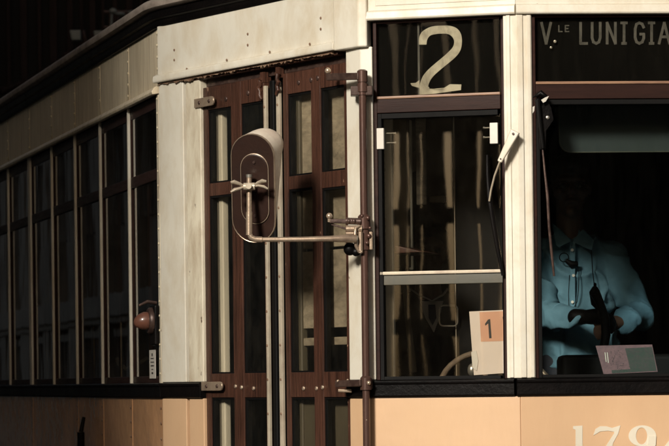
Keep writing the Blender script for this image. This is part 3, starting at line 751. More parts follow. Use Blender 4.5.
MB().tube([pcx(359.5,226,-.03), pcx(355.5,228,-.036), pcx(355,236,-.04), pcx(356,246,-.036), pcx(358.5,251,-.03), pcx(362,252,-.03)], .0062, 10).build('clamp_yoke', 'arm', ck, smooth=True)
MB().tube([pcx(360.5,232,-.026), pcx(360.5,253,-.026)], .0095, 12).build('clamp_pin', 'arm', ck, smooth=True)
MB().ball(pcx(350,249,-.004), .024, sy=.7, seg=18).ball(pcx(356,252,-.012), .016, sy=.8, seg=14).build('ball_joint', 'black', ck, smooth=True)
m = MB().tube([pc(229), pc(216.5)], .0225, 18).tube([pc(216.5), pc(214.5)], [.0225,.016], 18).tube([pc(250), pc(230)], .0185, 18)
m.build('clamp_collar', 'pole', ck, smooth=True)
MB().wbox((pole_c.x-.02, pole_c.y+.0, pz(249)), (pole_c.x+.033, pole_c.y+.047, pz(231))).build('clamp_block', 'iron', ck, bevel=.004)
MB().wbox((pole_c.x+.018, pole_c.y-.02, pz(250)), (pole_c.x+.030, pole_c.y+.030, pz(232))).build('clamp_cheek', 'arm', ck, bevel=.002)
m = MB()
for (x, y, r_) in ((368,218,.008),(369,236,.009),(367,243,.007),(362,216,.006),(370,228,.006)): MB().ball(pcx(x,y,-.022), r_, seg=10).build('clamp_bolt', 'pole', ck, smooth=True)

# ---- indicator lamp and sticker by the first side window
il = holder('indicator_lamp', T)
lz = SD.Z(155, 320, .05)
MB().box(SD, -.12, -.02, lz-.10, lz+.065, .0065, .030).build('lamp_mount', 'black', il, bevel=.008)
MB().tube([SD.W(-.055, lz+.072, .012), SD.W(-.055, lz+.078, .05), SD.W(-.055, lz+.062, .085)], [.008,.007,.005], 8).build('lamp_hood', 'iron', il, smooth=True)
MB().tube([SD.W(-.07, lz, .028), SD.W(-.07, lz, .040), SD.W(-.07, lz, .047)], [.055,.055,.049], 22).build('lamp_bezel', 'iron', il, smooth=True)
MB().tube([SD.W(-.07, lz, .044), SD.W(-.07, lz, .060), SD.W(-.072, lz-.004, .080), SD.W(-.074, lz-.008, .096), SD.W(-.074, lz-.009, .103)], [.036,.037,.031,.019,.007], 22).build('lamp_lens', 'copper', il, smooth=True)
u1 = SD.U(159.2, 365, -.015); u0 = SD.U(153.3, 365, -.015)
z0, z1 = SD.Z(156, 378.5, -.015), SD.Z(156, 350, -.015)
st = MB().box(SD, u0, u1, z0, z1, -.001, .0012).build('sticker', 'white', T)
m = MB()
for j, (w, h) in enumerate(((.18,.012),(.5,.004),(.55,.004),(.5,.005),(.3,.004),(.25,.008))):
    zc_ = z1-.020-j*.015; uc = (u0+u1)/2
    m.box(SD, uc-w*(u1-u0)/2, uc+w*(u1-u0)/2, zc_-h/2, zc_+h/2, .0005, .0019)
m.build('sticker_print', 'ink', st)

# ---- interior: floor, ceiling, bulkhead, lining, controls
FL = -.85
ins = offs(outline, -.075*sgn)
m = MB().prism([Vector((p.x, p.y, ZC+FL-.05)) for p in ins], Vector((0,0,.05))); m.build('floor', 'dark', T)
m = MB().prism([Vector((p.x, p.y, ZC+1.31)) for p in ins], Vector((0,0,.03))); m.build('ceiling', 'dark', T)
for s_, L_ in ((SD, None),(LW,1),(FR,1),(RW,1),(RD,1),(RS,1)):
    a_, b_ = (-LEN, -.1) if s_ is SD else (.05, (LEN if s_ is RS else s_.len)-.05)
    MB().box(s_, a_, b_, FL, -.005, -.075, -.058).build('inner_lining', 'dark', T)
MB().box(RW, .02, RW.len-.02, -.005, 1.3, -.06, -.02).build('right_blackout_wall', 'dark', T)  # solid dark boards added to keep light out on the unseen right side
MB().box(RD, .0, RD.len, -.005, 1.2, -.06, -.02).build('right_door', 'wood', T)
MB().box(RS, .0, LEN, -.005, 1.2, -.06, -.02).build('right_blackout_wall', 'dark', T)
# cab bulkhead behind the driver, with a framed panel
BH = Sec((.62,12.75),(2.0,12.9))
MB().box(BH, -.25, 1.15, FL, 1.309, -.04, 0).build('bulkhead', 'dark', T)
def rrect(sec, x0, x1, y0, y1, r, d):
    ua, ub = sec.U(x0, 381.5, d), sec.U(x1, 381.5, d); za, zb = sec.Z((x0+x1)/2, y1, d), sec.Z((x0+x1)/2, y0, d)
    pts = []
    for cx_, cz_, a0 in ((ub-r, zb-r, 0), (ua+r, zb-r, 90), (ua+r, za+r, 180), (ub-r, za+r, 270)):
        for i in range(7): a = R(a0+i*15); pts.append(sec.W(cx_+r*math.cos(a), cz_+r*math.sin(a), d))
    return pts
VS = Sec((.70,10.93),(2.0,11.02))
pn = rrect(VS, 562.5, 700, 97, 151.5, .04, .0)
vis = MB().prism(pn, VS.n*.004).build('sun_visor', 'visor', T)
MB().tube(pn+[pn[0]], .0042, 8, caps=False).build('visor_edge', 'visor_edge', vis, smooth=True)
# cab side partition with its thin bright edge and a recessed pull
PT = Sec((.10,11.62),(.75,11.50))
MB().box(PT, PT.U(456.3), PT.U(457.4), FL, 1.2, -.01, .008).build('partition_edge', 'alu', T, bevel=.001)
MB().box(PT, PT.U(457.6), PT.U(512), FL, 1.25, -.02, -.004).build('cab_partition', 'dark', T)
for xa, xb, ya, yb, mt in ((400,404,120,262,'inner'),(411,415,120,270,'inner_pale'),(419,429,118,205,'mottled_reflection'),(432,447,196,203,'inner')):  # strips behind the glass painting streaks of the street reflection
    d_p = .012
    MB().box(PT, PT.U(xa), PT.U(xb), PT.Z(xa,yb), PT.Z(xa,ya), -.006, d_p).build('reflection_strip', mt, T, bevel=.004)
pr_ = []
for cx_, cy_, a0 in ((453.5,309.5,0),(443.5,309.5,90),(443.5,322,180),(453.5,322,270)):
    for i in range(5):
        a = R(a0+i*22.5); pr_.append(PT.W(*PT.P(cx_+4*math.cos(a), cy_-4*math.sin(a), .03), .03))
MB().tube(pr_+[pr_[0]], .0035, 8, caps=False).build('door_pull', 'steel', T, smooth=True)
# pale pillar just inside the corner, serrated strip
MB().box(LW, LW.U(382,381.5,-.12), LW.U(394.5,381.5,-.12), FL, 1.0, -.15, -.12).build('pillar_or_reflection_board', 'inner_pale', T, bevel=.006)
m = MB()
for j in range(22): m.box(LW, LW.U(384,381.5,-.10), LW.U(387,381.5,-.10), .40+j*.026, .412+j*.026, -.112, -.10)
m.build('serrated_strip', 'alu', T)
m = MB().box(LW, LW.U(395,381.5,-.3), LW.U(410,381.5,-.3), .42, 1.0, -.34, -.3); m.build('leaf_or_reflection_board', 'inner', T, bevel=.004)
m = MB().prism([lp_(386,243,-.15), lp_(424,252,-.15), lp_(386,254,-.15)], -LW.n*.25); m.build('inner_shelf', 'wood', T, bevel=.003)
MB().tube([lp_(404,283,-.35), lp_(409,330,-.38), lp_(413,372,-.4)], [.008,.012,.016], 10).build('grab_pole', 'inner', T, smooth=True)
# behind the door glass: poles, then folds and boards painting its reflections
for (x, Y) in ((221,12.6),(301,12.1)):
    p = Wp(x, 300, Y); MB().tube([Vector((p.x,p.y,ZC+FL)), Vector((p.x,p.y,ZC+1.3))], .028, 14).build('grab_pole', 'inner_pale', T, smooth=True)
m = MB()
for j in range(5):
    p = Wp(214+j*2.6, 300, 13.0+j*.01); m.tube([Vector((p.x,p.y,ZC-.6)), Vector((p.x,p.y,ZC+1.05))], .018, 8)
m.build('door_reflection_folds', 'inner', T, smooth=True)
for xa, xb, dd_, mt in ((200,220,-.050,'inner'),(220.5,224.5,-.047,'inner_pale'),(286,297,-.050,'inner_pale'),(298.5,302,-.052,'inner')):  # boards behind the panes painted in tones of the reflected street
    MB().box(DR, DR.U(xa,381.5,dd_), DR.U(xb,381.5,dd_), -.7, 1.16, dd_-.03, dd_).build('pillar_or_reflection_board', mt, T, bevel=.006)
for z0, z1, mt in ((.50,1.16,'mottled_reflection'),(.20,.49,'mottled_reflection'),(.135,.165,'mottled_reflection'),(-.7,.02,'inner')):  # boards painting a reflected stone wall behind the last pane
    MB().box(DR, DR.U(303,381.5,-.062), DR.U(352,381.5,-.062), z0, z1, -.075, -.062-(.004 if z0 > .3 else 0)).build('leaf_or_reflection_board', mt, T, bevel=.003)
# brake hand wheel
wc = Wp(499, 398, 11.15); wn = Vector((.15,-.75,.62)).normalized()
wa_ = wn.cross(Vector((0,0,1))).normalized(); wb_ = wn.cross(wa_)
ring = [wc + (wa_*math.cos(a)+wb_*math.sin(a))*.225 for a in [2*math.pi*i/40 for i in range(41)]]
hw = MB().tube(ring, .011, 10, caps=False)
for a in (.3, 1.87, 3.44, 5.01): hw.tube([wc, wc+(wa_*math.cos(a)+wb_*math.sin(a))*.225], .008, 8)
hw.ball(wc, .035, seg=12)
hwo = hw.build('brake_wheel', 'arm', T, smooth=True)
MB().tube([wc, wc-wn*.1, Vector((wc.x, wc.y+.1, ZC+FL))], .02, 10).build('wheel_column', 'iron', hwo, smooth=True)
MB().ball(Wp(472,370,10.95), .017, sz=1.4, seg=12).tube([Wp(472,373,10.95), Wp(472,395,10.98)], .008, 8).build('switch_knob', 'steel', T, smooth=True)
# controller desk and its handle
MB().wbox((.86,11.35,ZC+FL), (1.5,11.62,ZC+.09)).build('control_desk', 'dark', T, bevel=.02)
lev = [Wp(603,352,11.55), Wp(606,335,11.55), Wp(605,318,11.54), Wp(600,303,11.53), Wp(595,293,11.52)]
MB().tube(lev, [.016,.018,.017,.016,.020], 12).build('control_lever', 'black', T, smooth=True)
# underframe and wheels
MB().prism([Vector((p.x, p.y, .42)) for p in offs(outline, -.15*sgn)], Vector((0,0,.12))).build('underframe', 'iron', T)
axd = Vector((sdir.x, sdir.y, 0)); crs = Vector((-axd.y, axd.x, 0))
midp = Vector((.55, 12.9, 0))
for dist in (.4, 2.0, 6.8, 8.4):
    for sgn_ in (-1, 1):
        c = midp + axd*dist + crs*.72*sgn_
        MB().tube([c+Vector((0,0,.334))-crs*.05, c+Vector((0,0,.334))+crs*.05], .32, 28).build('wheel', 'iron', T, smooth=True)

FIX = ('rivets', 'seam_strip', 'screw', 'bolt')
for o in [c for c in col.objects if c.type == 'MESH' and c.name.split('.')[0] not in FIX]:
    kids = [c for c in o.children if c.name.split('.')[0] in FIX]
    if kids: merge(o, *kids)
# ================================================================== loose things in the windows
cd = root('route_card', lp_(489,376,-.05), 'upright cream card with a salmon square reading 1 standing inside the left front window', 'card')
quad = [lp_(469.3,311.6,-.040), lp_(504.0,310.0,-.040), lp_(507.2,373.0,-.040), lp_(474.0,375.2,-.040)]
MB().prism(quad, LW.n*.0015).build('card_board', 'paper', cd)
MB().prism([lp_(479.5,312.2,-.0383), lp_(503.6,311.1,-.0383), lp_(505.1,341.0,-.0383), lp_(481.0,341.8,-.0383)], LW.n*.0006).build('printed_square', 'salmon', cd)
figure([[(488.0,319.6),(490.2,319.0),(491.6,338.2),(489.2,338.4),(488.2,323.5),(485.3,325.8),(485.0,323.8)]], 'printed_numeral', sec=LW, d=-.0374, th=.0006, mat='ink', parent=cd)

lf = root('leaflet', fp_(626,376,-.05), 'landscape leaflet half mauve and half dark green leaning inside the driver window', 'leaflet')
MB().prism([fp_(595.6,345.8,-.045), fp_(652.0,344.6,-.045), fp_(657.6,371.8,-.045), fp_(603.5,374.2,-.045)], FR.n*.0015).build('leaflet_sheet', 'mauve', lf)
MB().prism([fp_(625.0,348.4,-.0433), fp_(652.0,347.0,-.0433), fp_(656.6,370.8,-.0433), fp_(612,373.4,-.0433), fp_(611.5,370.2,-.0433), fp_(630.2,369.2,-.0433)], FR.n*.0006).build('green_print', 'green', lf)
m = MB()
for k_, (xx, l_) in enumerate(((604.6,9.5),(606.8,10.5))):
    m.prism([fp_(xx,352.5,-.0433), fp_(xx+.7,352.4,-.0433), fp_(xx+1.9,352.4+l_,-.0433), fp_(xx+1.2,352.5+l_,-.0433)], FR.n*.0006)
m.build('fine_print', 'numeral', lf)

MB().prism([lp_(471.2,352,-.038), lp_(476.5,350.5,-.038), lp_(478.5,361,-.037), lp_(476.8,371,-.037), lp_(472.5,368,-.038)], LW.n*.002).build('torn_tape', 'white', cd, bevel=.001)
MB().prism([lp_(502.6,317,-.0374), lp_(504.2,317,-.0374), lp_(505,327,-.0374), lp_(503.6,324,-.0374)], LW.n*.0006).build('corner_mark', 'ink', cd)
m = MB(); rn = random.Random(9)
for k in range(150):
    x_, y_ = rn.uniform(610,650), rn.uniform(350,369); w_ = rn.uniform(.4,.9); h_ = rn.uniform(.3,.8)
    if 624 < x_ < 627: continue
    m.prism([fp_(x_,y_,-.0427), fp_(x_+w_,y_-.03,-.0427), fp_(x_+w_+.1,y_+h_,-.0427), fp_(x_+.1,y_+h_,-.0427)], FR.n*.0003)
m.build('speckled_print', 'speck', lf, kind='stuff')
# ================================================================== people
def capsule_chain(mb, pts, rs, seg=14):
    pts = [Vector(p) for p in pts]
    mb.tube(pts, rs, seg)
    for p, r_ in zip(pts, rs): mb.ball(p, r_*.995, seg=seg)
def solidify(mb, name, mat, parent, voxel=.008, smooth_it=4, disp=0, dscale=.12, seed=0):
    me = bpy.data.meshes.new(name+'_src'); mb.bm.to_mesh(me); mb.bm.free()
    o = bpy.data.objects.new(name+'_src', me); col.objects.link(o)
    r = o.modifiers.new('r', 'REMESH'); r.mode = 'VOXEL'; r.voxel_size = voxel
    s = o.modifiers.new('s', 'SMOOTH'); s.iterations = smooth_it; s.factor = .6
    dg = bpy.context.evaluated_depsgraph_get(); dg.update()
    ev = o.evaluated_get(dg); m2 = bpy.data.meshes.new_from_object(ev)
    bpy.data.objects.remove(o)
    off = wl(parent)
    if disp:
        from mathutils import noise as mn
        nv = [v.normal.copy() for v in m2.vertices]
        for v, n_ in zip(m2.vertices, nv):
            p = Vector((v.co.x+seed, v.co.y, v.co.z))
            w = mn.turbulence(Vector((p.x/dscale+.6*p.z/dscale, p.y/dscale, p.z/dscale*.8)), 3, False)
            ridge = 1-abs(mn.noise(Vector((p.x*9+p.z*5, p.y*6, p.z*7-p.x*4))))*2.2
            v.co += n_*(disp*max(-.25, w-.6) + disp*1.1*max(0, ridge)**2)
    for v in m2.vertices: v.co -= off
    m2.name = name; m2.materials.clear(); m2.materials.append(M[mat])
    for p in m2.polygons: p.use_smooth = True
    o = bpy.data.objects.new(name, m2); col.objects.link(o); o.parent = parent
    return o
def head(mb, c, s=1.0, yaw=0):
    rot = Matrix.Rotation(yaw, 4, 'Z')
    def L(x, y, z): return Vector(c) + (rot @ Vector((x*s, y*s, z*s)))
    mb.ball(L(0,.012,.035), .082*s, sx=.92, sy=1.14, sz=1.08, seg=20, rot=rot)     # skull
    mb.ball(L(0,-.018,-.045), .060*s, sx=.98, sy=1.0, sz=1.18, seg=18, rot=rot)    # jaw
    mb.ball(L(0,-.060,-.098), .024*s, sx=1.1, seg=12, rot=rot)                     # chin
    mb.tube([L(0,-.078,.02), L(0,-.098,-.012), L(0,-.104,-.022)], [.010*s,.014*s,.012*s], 10)   # nose
    mb.ball(L(-.012,-.090,-.026), .010*s, seg=8); mb.ball(L(.012,-.090,-.026), .010*s, seg=8)
    mb.tube([L(-.026,-.078,-.058), L(0,-.089,-.056), L(.026,-.078,-.058)], .0085*s, 8)          # lips
    mb.tube([L(-.055,-.062,.028), L(-.02,-.083,.030), L(.02,-.083,.030), L(.055,-.062,.028)], .011*s, 8)  # brow
    for k_ in (-1, 1):
        mb.ball(L(k_*.081,.012,-.004), .026*s, sx=.35, sy=.7, sz=1.15, seg=12, rot=rot)  # ears
        mb.ball(L(k_*.045,-.050,-.022), .026*s, seg=12)                                  # cheeks
    return L
def hand(mb, wrist, fwd, up, side, grow=0.0, curl=1.0):
    f = Vector(fwd).normalized(); u = Vector(up); u = (u-f*u.dot(f)).normalized(); s_ = f.cross(u)*side
    W_ = Vector(wrist)
    capsule_chain(mb, [W_, W_+f*.03, W_+f*.075], [.024+grow,.028+grow,.030+grow], 12)
    for j in (-1.35,-.45,.45,1.35):
        capsule_chain(mb, [W_+f*.05+s_*.012*j, W_+f*.085+s_*.0155*j], [.013+grow,.0115+grow], 10)
        ln = {-1.35:.062,-.45:.072,.45:.076,1.35:.068}[j]
        p = W_+f*.088+s_*.0175*j; a = .25; pts = [p]; d = f
        for seg_, c_ in ((.42,.35),(.32,.75),(.26,.6)):
            a += c_*curl*.9
            pts.append(pts[-1] + (f*math.cos(a) - u*math.sin(a))*ln*seg_)
        capsule_chain(mb, pts, [.0098+grow,.0090+grow,.0082+grow,.0070+grow], 10)
    p = W_+f*.03-s_*.026
    capsule_chain(mb, [p, p-s_*.018+f*.022-u*.008, p-s_*.016+f*.046-u*.02, p-s_*.006+f*.062-u*.030], [.013+grow,.0125+grow,.0105+grow,.008+grow], 10)

def mk_eyes(L, parent):
    m = MB()
    for k_ in (-1, 1): m.ball(L(k_*.031,-.069,.006), .0125, seg=10)
    m.build('eyes', 'inner', parent, smooth=True)
    m = MB()
    for k_ in (-1, 1): m.ball(L(k_*.031,-.0785,.006), .0055, seg=8)
    m.build('irises', 'ink', parent, smooth=True)

# ---- the driver, standing in the cab
dY = 12.0
q = lambda x, y, Y=dY: Wp(x, y, Y)
drv = root('person', (.95, 12.02, ZC+FL), 'driver in light blue shirt with rolled cuff at the controls behind the front window', 'person')
nk = q(570,226,12.02); hc = q(569.5,188,11.99)
shL, shR = q(534,256,12.04), q(609,256,12.04)
elL, elR = q(545,316,11.86), q(640,316,11.88)
wrL, wrR = q(584,317,11.64), q(623,322,11.66)
pel = q(576,352,12.04); hipz = ZC+FL+.90
b = MB()
Lh = head(b, hc, 1.0)
capsule_chain(b, [hc+Vector((0,.02,-.05)), nk, q(571,246,12.04)], [.054,.056,.07])
b.ball(q(572,285,12.04), .12, sx=1.25, sy=.78, sz=1.5, seg=20); b.ball(pel, .14, sx=1.1, sy=.8, sz=1.1, seg=20)
for sh, el, wr in ((shL, elL, wrL), (shR, elR, wrR)):
    capsule_chain(b, [q(572,252,12.04), sh, sh.lerp(el,.5), el], [.05,.046,.040,.034])
    capsule_chain(b, [el, el.lerp(wr,.35), wr], [.034,.034,.026])
hand(b, wrL, (.62,-.45,.0), (0,-.3,1), 1); hand(b, wrR, (-.65,-.40,-.05), (0,-.3,1), -1)
for k_ in (-1, 1):
    hip = pel+Vector((k_*.09,0,-.06)); kn = Vector((pel.x+k_*.11, 12.0, ZC+FL+.48)); an = Vector((pel.x+k_*.12, 12.05, ZC+FL+.08))
    capsule_chain(b, [hip, kn, kn.lerp(an,.3), an], [.085,.058,.055,.038]); capsule_chain(b, [an+Vector((0,.03,-.035)), an+Vector((0,-.15,-.05))], [.04,.03])
body = solidify(b, 'body', 'skin', drv, .006, 3)
b = MB()
ch = q(572,285,12.04)
b.ball(ch, .142, sx=1.28, sy=.80, sz=1.5, seg=24); b.ball(pel+Vector((0,0,.03)), .155, sx=1.12, sy=.82, sz=1.2, seg=20)
for sh, el, wr in ((shL, elL, wrL), (shR, elR, wrR)):
    capsule_chain(b, [q(572,250,12.05), sh, sh.lerp(el,.5), el], [.066,.062,.053,.047], 18)
    capsule_chain(b, [el, el.lerp(wr,.5), el.lerp(wr,.86 if el is elL else .97)], [.047,.046,.042 if el is elL else .036], 18)
capsule_chain(b, [q(571,236,12.05), q(571,250,12.05)], [.066,.085], 18)
shirt = solidify(b, 'shirt', 'shirt', drv, .008, 3, disp=.022, dscale=.075)
def flap(pts, off=-.004):
    return MB().prism([Vector(p) for p in pts], Vector((0,off,-.001)))
flap([q(551.5,222,11.955), q(556,245,11.905), q(559,247,11.90), q(571.5,241,11.90), q(562,231,11.925)]).build('collar', 'shirt', shirt, bevel=.002)
flap([q(583,229,11.935), q(594,240,11.93), q(592,250,11.905), q(586,248,11.90), q(572.5,241.5,11.90), q(579,233,11.92)]).build('collar', 'shirt', shirt, bevel=.002)
fy = 12.04-.142*.80-.012
pk = MB().prism([q(569.8,242,fy+.006), q(575.2,242,fy+.006), q(575.0,275,fy-.008), q(575.4,320,fy), q(569.6,320,fy), q(570,275,fy-.008)], Vector((0,-.004,0))); pk.build('placket', 'shirt', shirt, bevel=.0015)
m = MB()
for x, y in ((574,275.5),(573,302),(572.8,250)): m.tube([q(x-.6,y,fy-.016), q(x-.6,y,fy-.008)], .0058, 12)
m.build('shirt_button', 'white', shirt, smooth=True)
m = MB(); a_, b_ = elL.lerp(wrL,.15), elL.lerp(wrL,.42); m.tube([a_, b_], [.056,.052], 18); m.build('rolled_cuff', 'shirt', shirt, bevel=.004, smooth=True)
# pocket flap
b = MB(); hand(b, wrL, (.62,-.45,.0), (0,-.3,1), 1, grow=.003); capsule_chain(b, [wrL-Vector((.03,-.02,0)), wrL], [.034,.030]); solidify(b, 'glove', 'black', drv, .005, 2)
hb = MB(); hb.ball(hc+Vector((0,.022,.050)), .090, sx=.95, sy=1.12, sz=1.0, seg=20); hb.ball(hc+Vector((0,.05,-.01)), .075, sx=1.05, sy=.9, sz=1.1, seg=16)
hb.tube([hc+Vector((-.07,-.045,.075)), hc+Vector((0,-.078,.088)), hc+Vector((.07,-.045,.075))], [.02,.026,.02], 10)
hr_ = solidify(hb, 'hair', 'hair', drv, .006, 2, disp=.004, dscale=.03)
mk_eyes(Lh, drv)
m = MB()
for k_ in (-1, 1):
    cc = Lh(k_*.033,-.092,.004); m.tube([cc+Vector((.021*math.cos(a),0,.016*math.sin(a))) for a in [2*math.pi*i/16 for i in range(17)]], .0016, 6, caps=False)
m.tube([Lh(-.012,-.094,.006), Lh(.012,-.094,.006)], .0016, 6)
for k_ in (-1, 1): m.tube([Lh(k_*.054,-.092,.006), Lh(k_*.079,0,.012)], .0016, 6)
m.build('spectacles', 'iron', drv, smooth=True)
b = MB(); b.ball(pel-Vector((0,0,.06)), .122, sx=1.12, sy=.84, sz=1.0, seg=20)
for k_ in (-1, 1):
    hip = pel+Vector((k_*.09,0,-.06)); kn = Vector((pel.x+k_*.11, 12.0, ZC+FL+.48)); an = Vector((pel.x+k_*.12, 12.05, ZC+FL+.09))
    capsule_chain(b, [hip, kn, an], [.10,.072,.062])
solidify(b, 'trousers', 'trousers', drv, .01, 2)
m = MB()
for k_ in (-1, 1): m.ball((pel.x+k_*.12, 11.97, ZC+FL+.045), .05, sx=.9, sy=2.4, sz=.9, seg=14)
m.build('shoes', 'black', drv, smooth=True)
# earphone lead with its clip
fy2 = fy-.016
m = MB()
lp2 = [q(564+4.6*math.cos(a), 257.5+4.4*math.sin(a), fy2) for a in [i*2*math.pi/16 for i in range(17)]]
m.tube(lp2, .0022, 6)
m.tube([q(577,264,fy2), q(579,272,fy2), q(578.5,290,fy2-.002), q(577,302,fy2), q(573,309,fy2), q(569,308,fy2), q(568.5,295,fy2), q(569.5,275,fy2)], .0018, 6)
m.tube([q(589.5,238,11.93), q(591.5,252,11.90), q(592.5,270,fy2), q(594.5,287,fy2-.01)], .002, 6)
m.tube([q(566,260.5,fy2-.004), q(571,264,fy2-.01), q(577.5,264,fy2-.004)], [.008,.0135,.010], 12)
hs = m.build('headset_cord', 'gasket', None, smooth=True); tag(hs, 'thin black cord with a clip and loop hanging down the front of the blue shirt', 'cord')
m = MB(); m.tube([q(595,288,11.58), q(594.5,292,11.57), q(596,303,11.56), q(600,309,11.56)], [.012,.021,.020,.012], 14)
m.tube([q(595,287,11.585), q(595,284,11.60)], .006, 8)
mic = m.build('handset', 'black', None, smooth=True); tag(mic, 'small black handset on a cord in front of the blue shirt above the lever', 'handset')

# ---- seated passengers in dark coats
def passenger(p, label, yaw=0, shirtv=False, coat='coat', lean=0):
    """p = point between the eyes; seated on a bench 0.45 m high"""
    fz = ZC+FL
    r0 = root('person', (p.x, p.y+.15, fz), label, 'person', 'passengers inside the tram')
    rot = Matrix.Rotation(yaw, 4, 'Z')
    def J(x, y, z): return Vector(p) + rot @ Vector((x, y, z))
    b = MB(); c = J(0,.07,0); L = head(b, c, .98, yaw)
    nk = J(0,.10,-.12); chs = J(0,.13,-.36); pe = J(0,.16,-.68)
    capsule_chain(b, [c+Vector((0,0,-.04)), nk, J(0,.12,-.22)], [.052,.052,.07])
    b.ball(chs, .13, sx=1.2, sy=.75, sz=1.5, seg=16); b.ball(pe, .14, sx=1.15, sy=.85, seg=16)
    hs_ = []
    for k_ in (-1, 1):
        sh = J(k_*.19,.13,-.24); el = J(k_*.23,.05,-.50); wr = J(k_*.10,-.16,-.58)
        capsule_chain(b, [J(0,.12,-.22), sh, sh.lerp(el,.5), el], [.06,.056,.046,.04]); capsule_chain(b, [el, wr], [.038,.026])
        hand(b, wr, rot @ Vector((-k_*.4,-.8,-.2)), (0,0,1), k_)
        kn = J(k_*.13,-.28,-.66); an = Vector((kn.x, kn.y-.02, fz+.08))
        capsule_chain(b, [pe+rot@Vector((k_*.09,0,0)), kn, an], [.08,.058,.04]); capsule_chain(b, [an, an+rot@Vector((0,-.14,-.04))], [.036,.028])
        hs_.append((sh, el, wr, kn, an))
    solidify(b, 'body', 'skin', r0, .007, 3)
    b = MB(); b.ball(chs, .145, sx=1.25, sy=.8, sz=1.5, seg=18); b.ball(pe+Vector((0,0,.04)), .155, sx=1.18, sy=.88, seg=16)
    for sh, el, wr, kn, an in hs_:
        capsule_chain(b, [J(0,.13,-.23), sh, sh.lerp(el,.5), el], [.075,.072,.062,.055]); capsule_chain(b, [el, el.lerp(wr,.92)], [.055,.042])
    ct = solidify(b, 'coat', coat, r0, .009, 3, disp=.008, dscale=.12, seed=p.x)
    b = MB()
    for sh, el, wr, kn, an in hs_: capsule_chain(b, [pe, kn, an+Vector((0,0,.02))], [.11,.072,.058])
    solidify(b, 'trousers', 'trousers', r0, .01, 2)
    if shirtv: cr_ = .005
    else: cr_ = .013
    m = MB(); m.tube([J(-.075,.07,-.150), J(-.05,.015,-.175), J(0,-.012,-.20), J(.05,.015,-.175), J(.075,.07,-.150)], cr_, 10, flat=.7)
    m.build('collar', 'white_cloth', r0, smooth=True)
    if shirtv:
        m = MB().prism([J(-.045,.012,-.20), J(.05,.012,-.20), J(.030,-.018,-.27), J(0.006,-.02,-.33), J(-.028,-.018,-.27)], rot @ Vector((0,.012,0))); m.build('shirt_front', 'white_cloth', r0, bevel=.003)
        m = MB().prism([J(-.014,-.004,-.215), J(.014,-.004,-.215), J(.016,-.026,-.27), J(0,-.026,-.30), J(-.016,-.026,-.27)], rot @ Vector((0,.006,0))); m.build('tie', 'tie', r0, bevel=.002)
    m = MB().ball(c+Vector((0,.022,.05)), .088, sx=.95, sy=1.1, sz=1.0, seg=16).ball(c+Vector((0,.05,-.01)), .073, sx=1.05, sy=.9, sz=1.1, seg=14)
    solidify(m, 'hair', 'hair', r0, .008, 2, disp=.003, dscale=.03)
    mk_eyes(L, r0)
    return r0
passenger(Wp(92.5,352,15.1), 'seated passenger whose dim face shows low behind the third side window', yaw=-.3)
passenger(Wp(127,327,14.3), 'seated passenger in a dark coat with a pale collar behind the nearest side windows', yaw=-.3)
passenger(Wp(431,252,12.25), 'seated passenger in dark jacket, white shirt and blue tie behind the left front window', yaw=.1, shirtv=True)
for i, (X, Y) in enumerate(((Wp(92.5,350,15.1).x,15.4),(Wp(127,327,14.3).x,14.55),(Wp(431,252,12.25).x,12.51))):
    h_ = .25 if i == 2 else 0
    s_ = MB().wbox((X-.24,Y-.2,ZC+FL+.38+h_),(X+.24,Y+.28,ZC+FL+.43+h_)).wbox((X-.24,Y+.29,ZC+FL+.38),(X+.24,Y+.32,ZC+FL+.95)).wbox((X-.2,Y-.1,ZC+FL),(X+.2,Y+.2,ZC+FL+.38+h_)).build('bench_seat', 'wood', T, bevel=.01)

# ================================================================== street
def structure(o): o['kind'] = 'structure'; return o
structure(MB().wbox((-300,-300,-.3),(300,300,0)).build('ground', 'asphalt'))
structure(MB().wbox((-9.0,-40,.0),(-5.0,4,.13)).build('pavement', 'paving', bevel=.02))
structure(MB().hexa_b((-3.9,4.3),(-10.8,31),1.3).build('pavement', 'paving'))
structure(MB().wbox((-30,-30,.0),(30,-26,.13)).build('pavement', 'paving', bevel=.02))
rr = MB()
for sg in (-1, 1):
    a = midp + crs*.72*sg
    p0, p1 = a - axd*9, a + axd*40
    rr.hexa([p0-crs*.03+Vector((0,0,.001)), p1-crs*.03+Vector((0,0,.001)), p1+crs*.03+Vector((0,0,.001)), p0+crs*.03+Vector((0,0,.001)),
             p0-crs*.03+Vector((0,0,.014)), p1-crs*.03+Vector((0,0,.014)), p1+crs*.03+Vector((0,0,.014)), p0+crs*.03+Vector((0,0,.014))])
structure(rr.build('tram_rails', 'rail_steel'))

